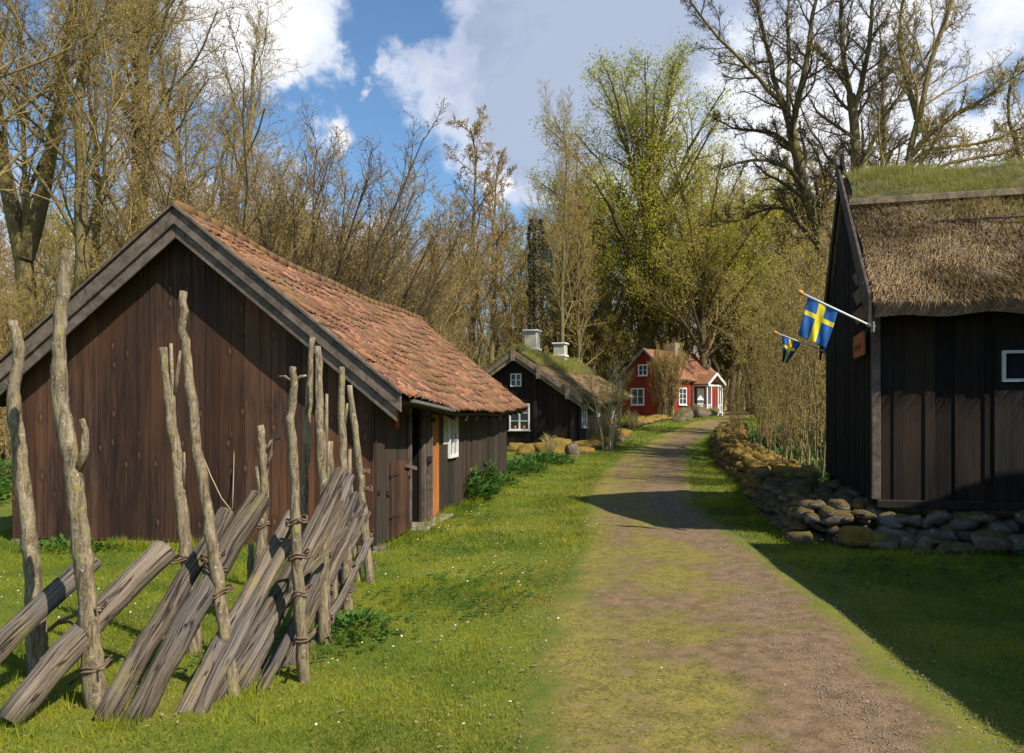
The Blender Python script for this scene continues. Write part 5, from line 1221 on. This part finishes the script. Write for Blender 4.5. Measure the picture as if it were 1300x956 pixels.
stake([(444, 489), (450, 540), (458, 610), (464, 680), (470, 742)], 11, 7.85, 10)
stake([(447, 600), (449, 650), (452, 700), (455, 745)], 9, 7.9, 11)
stake([(420, 560), (422, 620), (424, 700), (426, 790)], 9, 6.6, 12)
stake([(300, 640), (250, 800)][:0] or [(318, 690), (319, 740), (322, 790)], 12, 6.5, 13)
stake([(52, 780), (53, 820), (55, 850)], 18, 5.3, 14)
# rails
def rail(a, b, ra, rb, seed, mid=None):
    mb = MB(); r = random.Random(seed); a = Vector(a)-FO; b = Vector(b)-FO; n = 9; pp = []; rr = []
    sag = mid or (r.uniform(-.04, .04), r.uniform(-.03, .03), r.uniform(-.05, .03))
    for i in range(n+1):
        t = i/n; p = a.lerp(b, t)+Vector(sag)*math.sin(math.pi*t)+Vector((r.uniform(-1, 1), r.uniform(-1, 1), r.uniform(-1, 1)))*.006
        pp.append(p); rr.append((ra+(rb-ra)*t)*r.uniform(.95, 1.06))
    dn = (pp[-1]-pp[-2]).normalized()
    pp.append(pp[-1]+dn*.02); rr.append(rr[-1]*.82)
    mb.tube(pp, rr, 14, jit=.10, sd=seed)
    o = mb.build('rail', M['rail'], FN)
    uv = o.data.uv_layers.new(name='UVMap'); Ln = (b-a).length
    for f in o.data.polygons:
        for li in f.loop_indices:
            vi = o.data.loops[li].vertex_index; ring, k_ = divmod(vi, 14)
            kk = k_ if not (k_ == 0 and any(o.data.loops[j].vertex_index % 14 == 13 for j in f.loop_indices)) else 14
            uv.data[li].uv = (kk/14+seed*.37, ring/10*Ln)
    return o
Wp = lambda px, py, Y: W(px, py, Y)
rail(Wp(-75, 905, 4.35), Wp(118, 713, 5.0), .070, .062, 1)
rail(Wp(10, 915, 4.25), Wp(208, 700, 4.95), .070, .072, 2, (0, 0, .03))
rail(Wp(130, 915, 4.35), Wp(287, 652, 5.15), .062, .055, 3)
rail(Wp(165, 925, 4.35), Wp(328, 632, 5.1), .066, .072, 4)
rail(Wp(215, 935, 4.4), Wp(372, 655, 5.35), .050, .045, 5, (0, 0, .0))
rail(Wp(262, 905, 4.6), Wp(432, 600, 5.9), .044, .044, 6)
rail(Wp(240, 940, 4.4), Wp(366, 690, 5.1), .042, .038, 7)
rl = [(282, 900, 4.7, 428, 622, 5.8), (300, 895, 4.8, 433, 640, 5.9), (312, 905, 4.85, 446, 606, 6.5), (322, 900, 4.9, 452, 628, 6.6), (338, 890, 5.05, 460, 640, 7.1), (350, 880, 5.2, 452, 662, 6.4), (366, 868, 5.4, 466, 690, 7.3),
      (388, 842, 5.8, 464, 700, 7.7), (396, 830, 6.0, 466, 652, 7.9), (410, 810, 6.3, 470, 684, 7.9), (300, 925, 4.65, 400, 735, 5.3)]
for i, (ax, ay, aY, bx_, by_, bY) in enumerate(rl): rail(Wp(ax, ay, aY), Wp(bx_, by_, bY), random.uniform(.030, .040), random.uniform(.026, .036), 20+i)
rail(Wp(372, 740, 5.35), Wp(440, 672, 5.6), .022, .016, 60); rail(Wp(398, 700, 6.0), Wp(386, 760, 5.9), .025, .02, 61)
# withy bindings round the stakes
def binding(px, py, Y, w, tiltz=0, seed=0):
    c = W(px, py, Y)-FO; mb = MB(); rx = w/2/F*Y; pts = []
    for i in range(13):
        a = 2*math.pi*i/12; pts.append(c+Vector((math.cos(a)*rx, math.sin(a)*rx*1.15+.03, math.cos(a)*tiltz+.012*math.sin(3*a+seed))))
    mb.tube(pts, .0075, 6, cap=False); mb.tube([p+Vector((0, 0, .019+.004*math.sin(i))) for i, p in enumerate(pts)], .0065, 6, cap=False)
    mb.build('binding', M['withy'], FN)
for i, (px, py, Y, w, tz) in enumerate([(114, 775, 4.58, 34, .02), (118, 850, 4.55, 36, .03), (268, 709, 4.78, 28, .01), (272, 724, 4.78, 28, -.01), (278, 755, 4.77, 30, .02), (375, 664, 5.0, 26, .01), (378, 708, 5.0, 26, .01), (382, 755, 5.0, 26, .02), (385, 812, 5.0, 28, .03),
        (411, 660, 5.88, 20, .01), (411, 700, 5.88, 20, -.01), (412, 749, 5.87, 20, 0), (412, 790, 5.87, 20, 0), (437, 600, 6.8, 18, 0), (439, 665, 6.8, 20, 0), (441, 718, 6.8, 18, 0), (442, 750, 6.8, 20, 0), (461, 600, 7.86, 15, 0), (464, 622, 7.86, 15, 0), (466, 678, 7.86, 15, 0), (469, 716, 7.86, 15, 0), (236, 708, 5.6, 24, .01), (332, 668, 6.2, 20, .01), (228, 712, 5.6, 30, .0)]):
    binding(px, py, Y, w, tz, i)
def withy(pts, Y0_, Y1_, r_=.010):
    n = len(pts); mb = MB(); mb.tube([W(px, py, Y0_+(Y1_-Y0_)*i/(n-1))-FO for i, (px, py) in enumerate(pts)], [r_*(1-.4*i/(n-1)) for i in range(n)], 6); mb.build('binding', M['withy'], FN)
withy([(62, 800), (75, 789), (92, 782), (106, 774), (126, 772)], 4.9, 4.5, .013); withy([(72, 792), (88, 789), (100, 798), (112, 806)], 4.9, 4.6, .009)
withy([(88, 868), (100, 858), (116, 850), (132, 850)], 4.8, 4.45, .011); withy([(255, 722), (265, 732), (272, 728)], 5.1, 4.75, .009)
withy([(360, 690), (370, 668), (380, 660)], 5.2, 4.95, .012); withy([(345, 712), (362, 690), (372, 664), (368, 662)], 5.2, 5.1, .012)
withy([(355, 872), (372, 852), (390, 843), (408, 838)], 5.3, 4.95, .009); withy([(362, 866), (368, 850), (371, 846)], 4.95, 4.9, .009); withy([(365, 770), (373, 762), (384, 752)], 5.2, 4.95, .010)
withy([(360, 815), (370, 812), (386, 810)], 5.2, 4.95, .012); withy([(258, 755), (268, 765), (280, 764)], 5.1, 4.7, .009)

# ================================================================ small signs, plants, boot
def signlet(px, py, Y, w, label, rz=.3):
    c = W(px, py, Y); e = empty('information_sign', (c.x, c.y, g(c.x, c.y)), rz, label, 'sign', 'small white information signs by the barn')
    h = c.z-g(c.x, c.y)
    mb = MB(); mb.tube([(0, 0, -.05), (0, 0, h)], .009, 6); mb.build('post', M['metal'], e)
    mb = MB(); a = w/2; t = .09
    mb.hexa([(-a, -.09, h-.05), (a, -.09, h-.05), (a, .09, h+.05), (-a, .09, h+.05), (-a, -.09, h-.04), (a, -.09, h-.04), (a, .09, h+.06), (-a, .09, h+.06)]); mb.build('plate', M['white'], e)
signlet(602, 612, 17.2, .18, 'small slanted white sign, upper of the pair in the leafy plant', .5); signlet(599, 622, 16.0, .17, 'small slanted white sign, lower of the pair in the leafy plant', .6)
signlet(623, 609, 18.9, .14, 'narrow white sign by the barn wall beyond the leafy plant', .7); signlet(640, 608, 20.6, .16, 'tiny white sign at the far corner of the barn', .6); signlet(664, 588, 26.5, .28, 'white sign tilted among the mossy stones before the cabin', .8)
def leafy(name, cx, cy, rx, ry, h, n, size, label, cat, kind=None, seed=0, world=False):
    r = np.random.default_rng(seed); a = r.uniform(0, 6.28, n); q = np.sqrt(r.random(n)); x = q*np.cos(a)*rx; y = q*np.sin(a)*ry
    z = h*(1-q**2*.7)*r.uniform(.25, 1, n)+ (gz(cx+x, cy+y)-g(cx, cy))
    d = unit(np.stack([np.cos(a)*.9, np.sin(a)*.9, r.uniform(.1, 1.0, n)], -1)+r.normal(size=(n, 3))*.35); sd = unit(np.cross(d, [0, 0, 1])); L_ = size*r.uniform(.6, 1.3, n)[:, None]; up = np.cross(sd, d)
    P0 = np.stack([x, y, z], -1); V = np.stack([P0, P0+d*L_*.4-sd*L_*.3-up*L_*.05, P0+d*L_, P0+d*L_*.4+sd*L_*.3-up*L_*.05], 1).reshape(-1, 3)
    Fq = np.arange(4*n).reshape(-1, 4)
    m_ = max(8, n//14); i = r.integers(0, n, m_); b0 = P0[i]*[.3, .3, 0]+[0, 0, -.02]; t = np.linspace(0, 1, 3)[None, :, None]
    v2, f2 = tubes(b0[:, None]*(1-t)+P0[i][:, None]*t, np.full((m_, 3), size*.045), 3)
    o = link(name, mesh_np(name, np.concatenate([V, v2]), np.concatenate([Fq, f2+len(V)]), [M['leaf_green']])); o.location = (cx, cy, g(cx, cy)); tag(o, label, cat, kind=kind); return o
leafy('plant', -.74, 15.6, .42, .6, .55, 420, .16, 'broad-leaved green plant growing against the barn side wall', 'plant', seed=1)
leafy('plant', -.50, 17.2, .30, .5, .62, 350, .12, 'taller leafy plant around the two slanted white signs', 'plant', seed=2)
leafy('plant', -.20, 18.7, .35, .6, .30, 260, .10, 'low light green plant past the white signs', 'plant', seed=3)
leafy('plant', .25, 22.5, .7, 1.4, .35, 800, .12, 'patch of bright green leaves at the far barn corner', 'plant', seed=4)
leafy('plant', 1.0, 25.5, .9, 1.2, .35, 900, .12, 'patch of light green leaves below the mossy boulders', 'plant', seed=5)
leafy('plant', -5.2, 9.7, .6, .25, .16, 300, .07, 'low green weeds along the foot of the barn gable', 'plant', seed=7)
leafy('plant', 19.5, 60, 1.0, 1.0, 1.6, 900, .2, 'small dark green bush at the far lane bend', 'bush', seed=8)
leafy('plant', -1.15, 6.1, .25, .35, .16, 260, .06, 'tuft of green weeds at the foot of the fence', 'plant', seed=9)
for i, (cx, cy, rx, ry, h, n) in enumerate([(8.3, 22.5, 1.6, 3.0, .7, 5200), (9.4, 28, 1.5, 3.2, .8, 4200), (7.0, 18.3, .9, 2.0, .6, 2600), (11.6, 33.5, 1.8, 3.2, .8, 3000), (11.5, 25, 2.5, 4, .6, 3000)]):
    leafy('undergrowth', cx, cy, rx, ry, h, n, .13, ['bright green undergrowth behind the mossy wall bend', 'green undergrowth farther behind the mossy wall', 'green undergrowth near the house behind the wall', 'green undergrowth along the far lane edge', 'green undergrowth between shrubs and wood'][i], 'undergrowth', 'stuff', 20+i)
leafy('undergrowth', -13, 17.5, 5, 6, .6, 5000, .14, 'rough green and yellow undergrowth left of the barn', 'undergrowth', 'stuff', 31)
P('bushbrown', -20, 19, 3.2, 'yellowish bush left of the barn wall', None, 'bush', 'bush'); P('hazel', 5, 23, 6.5, 'hazel filling the gap left of the barn eaves', 'hazels behind the tiled barn', 'hazel', 'hazel')
bt = empty('boot', (5.72, 9.12, g(5.72, 9.12)), 2.9, 'black leather boot standing in shade at the picture edge', 'boot')
mb = MB(); mb.tube([(.17, 0, .035), (.13, 0, .045), (.06, 0, .05), (-.02, 0, .065), (-.08, 0, .06), (-.11, 0, .05)], [.018, .042, .044, .05, .05, .035], 12); mb.build('foot', M['boot'], bt)
mb = MB(); mb.tube([(-.045, 0, .06), (-.05, 0, .14), (-.055, 0, .26)], [.05, .048, .056], 12); mb.build('shaft', M['boot'], bt)
mb = MB(); mb.box((-.12, -.045, 0), (.18, .045, .016)); mb.build('sole', M['boot'], bt, .012)
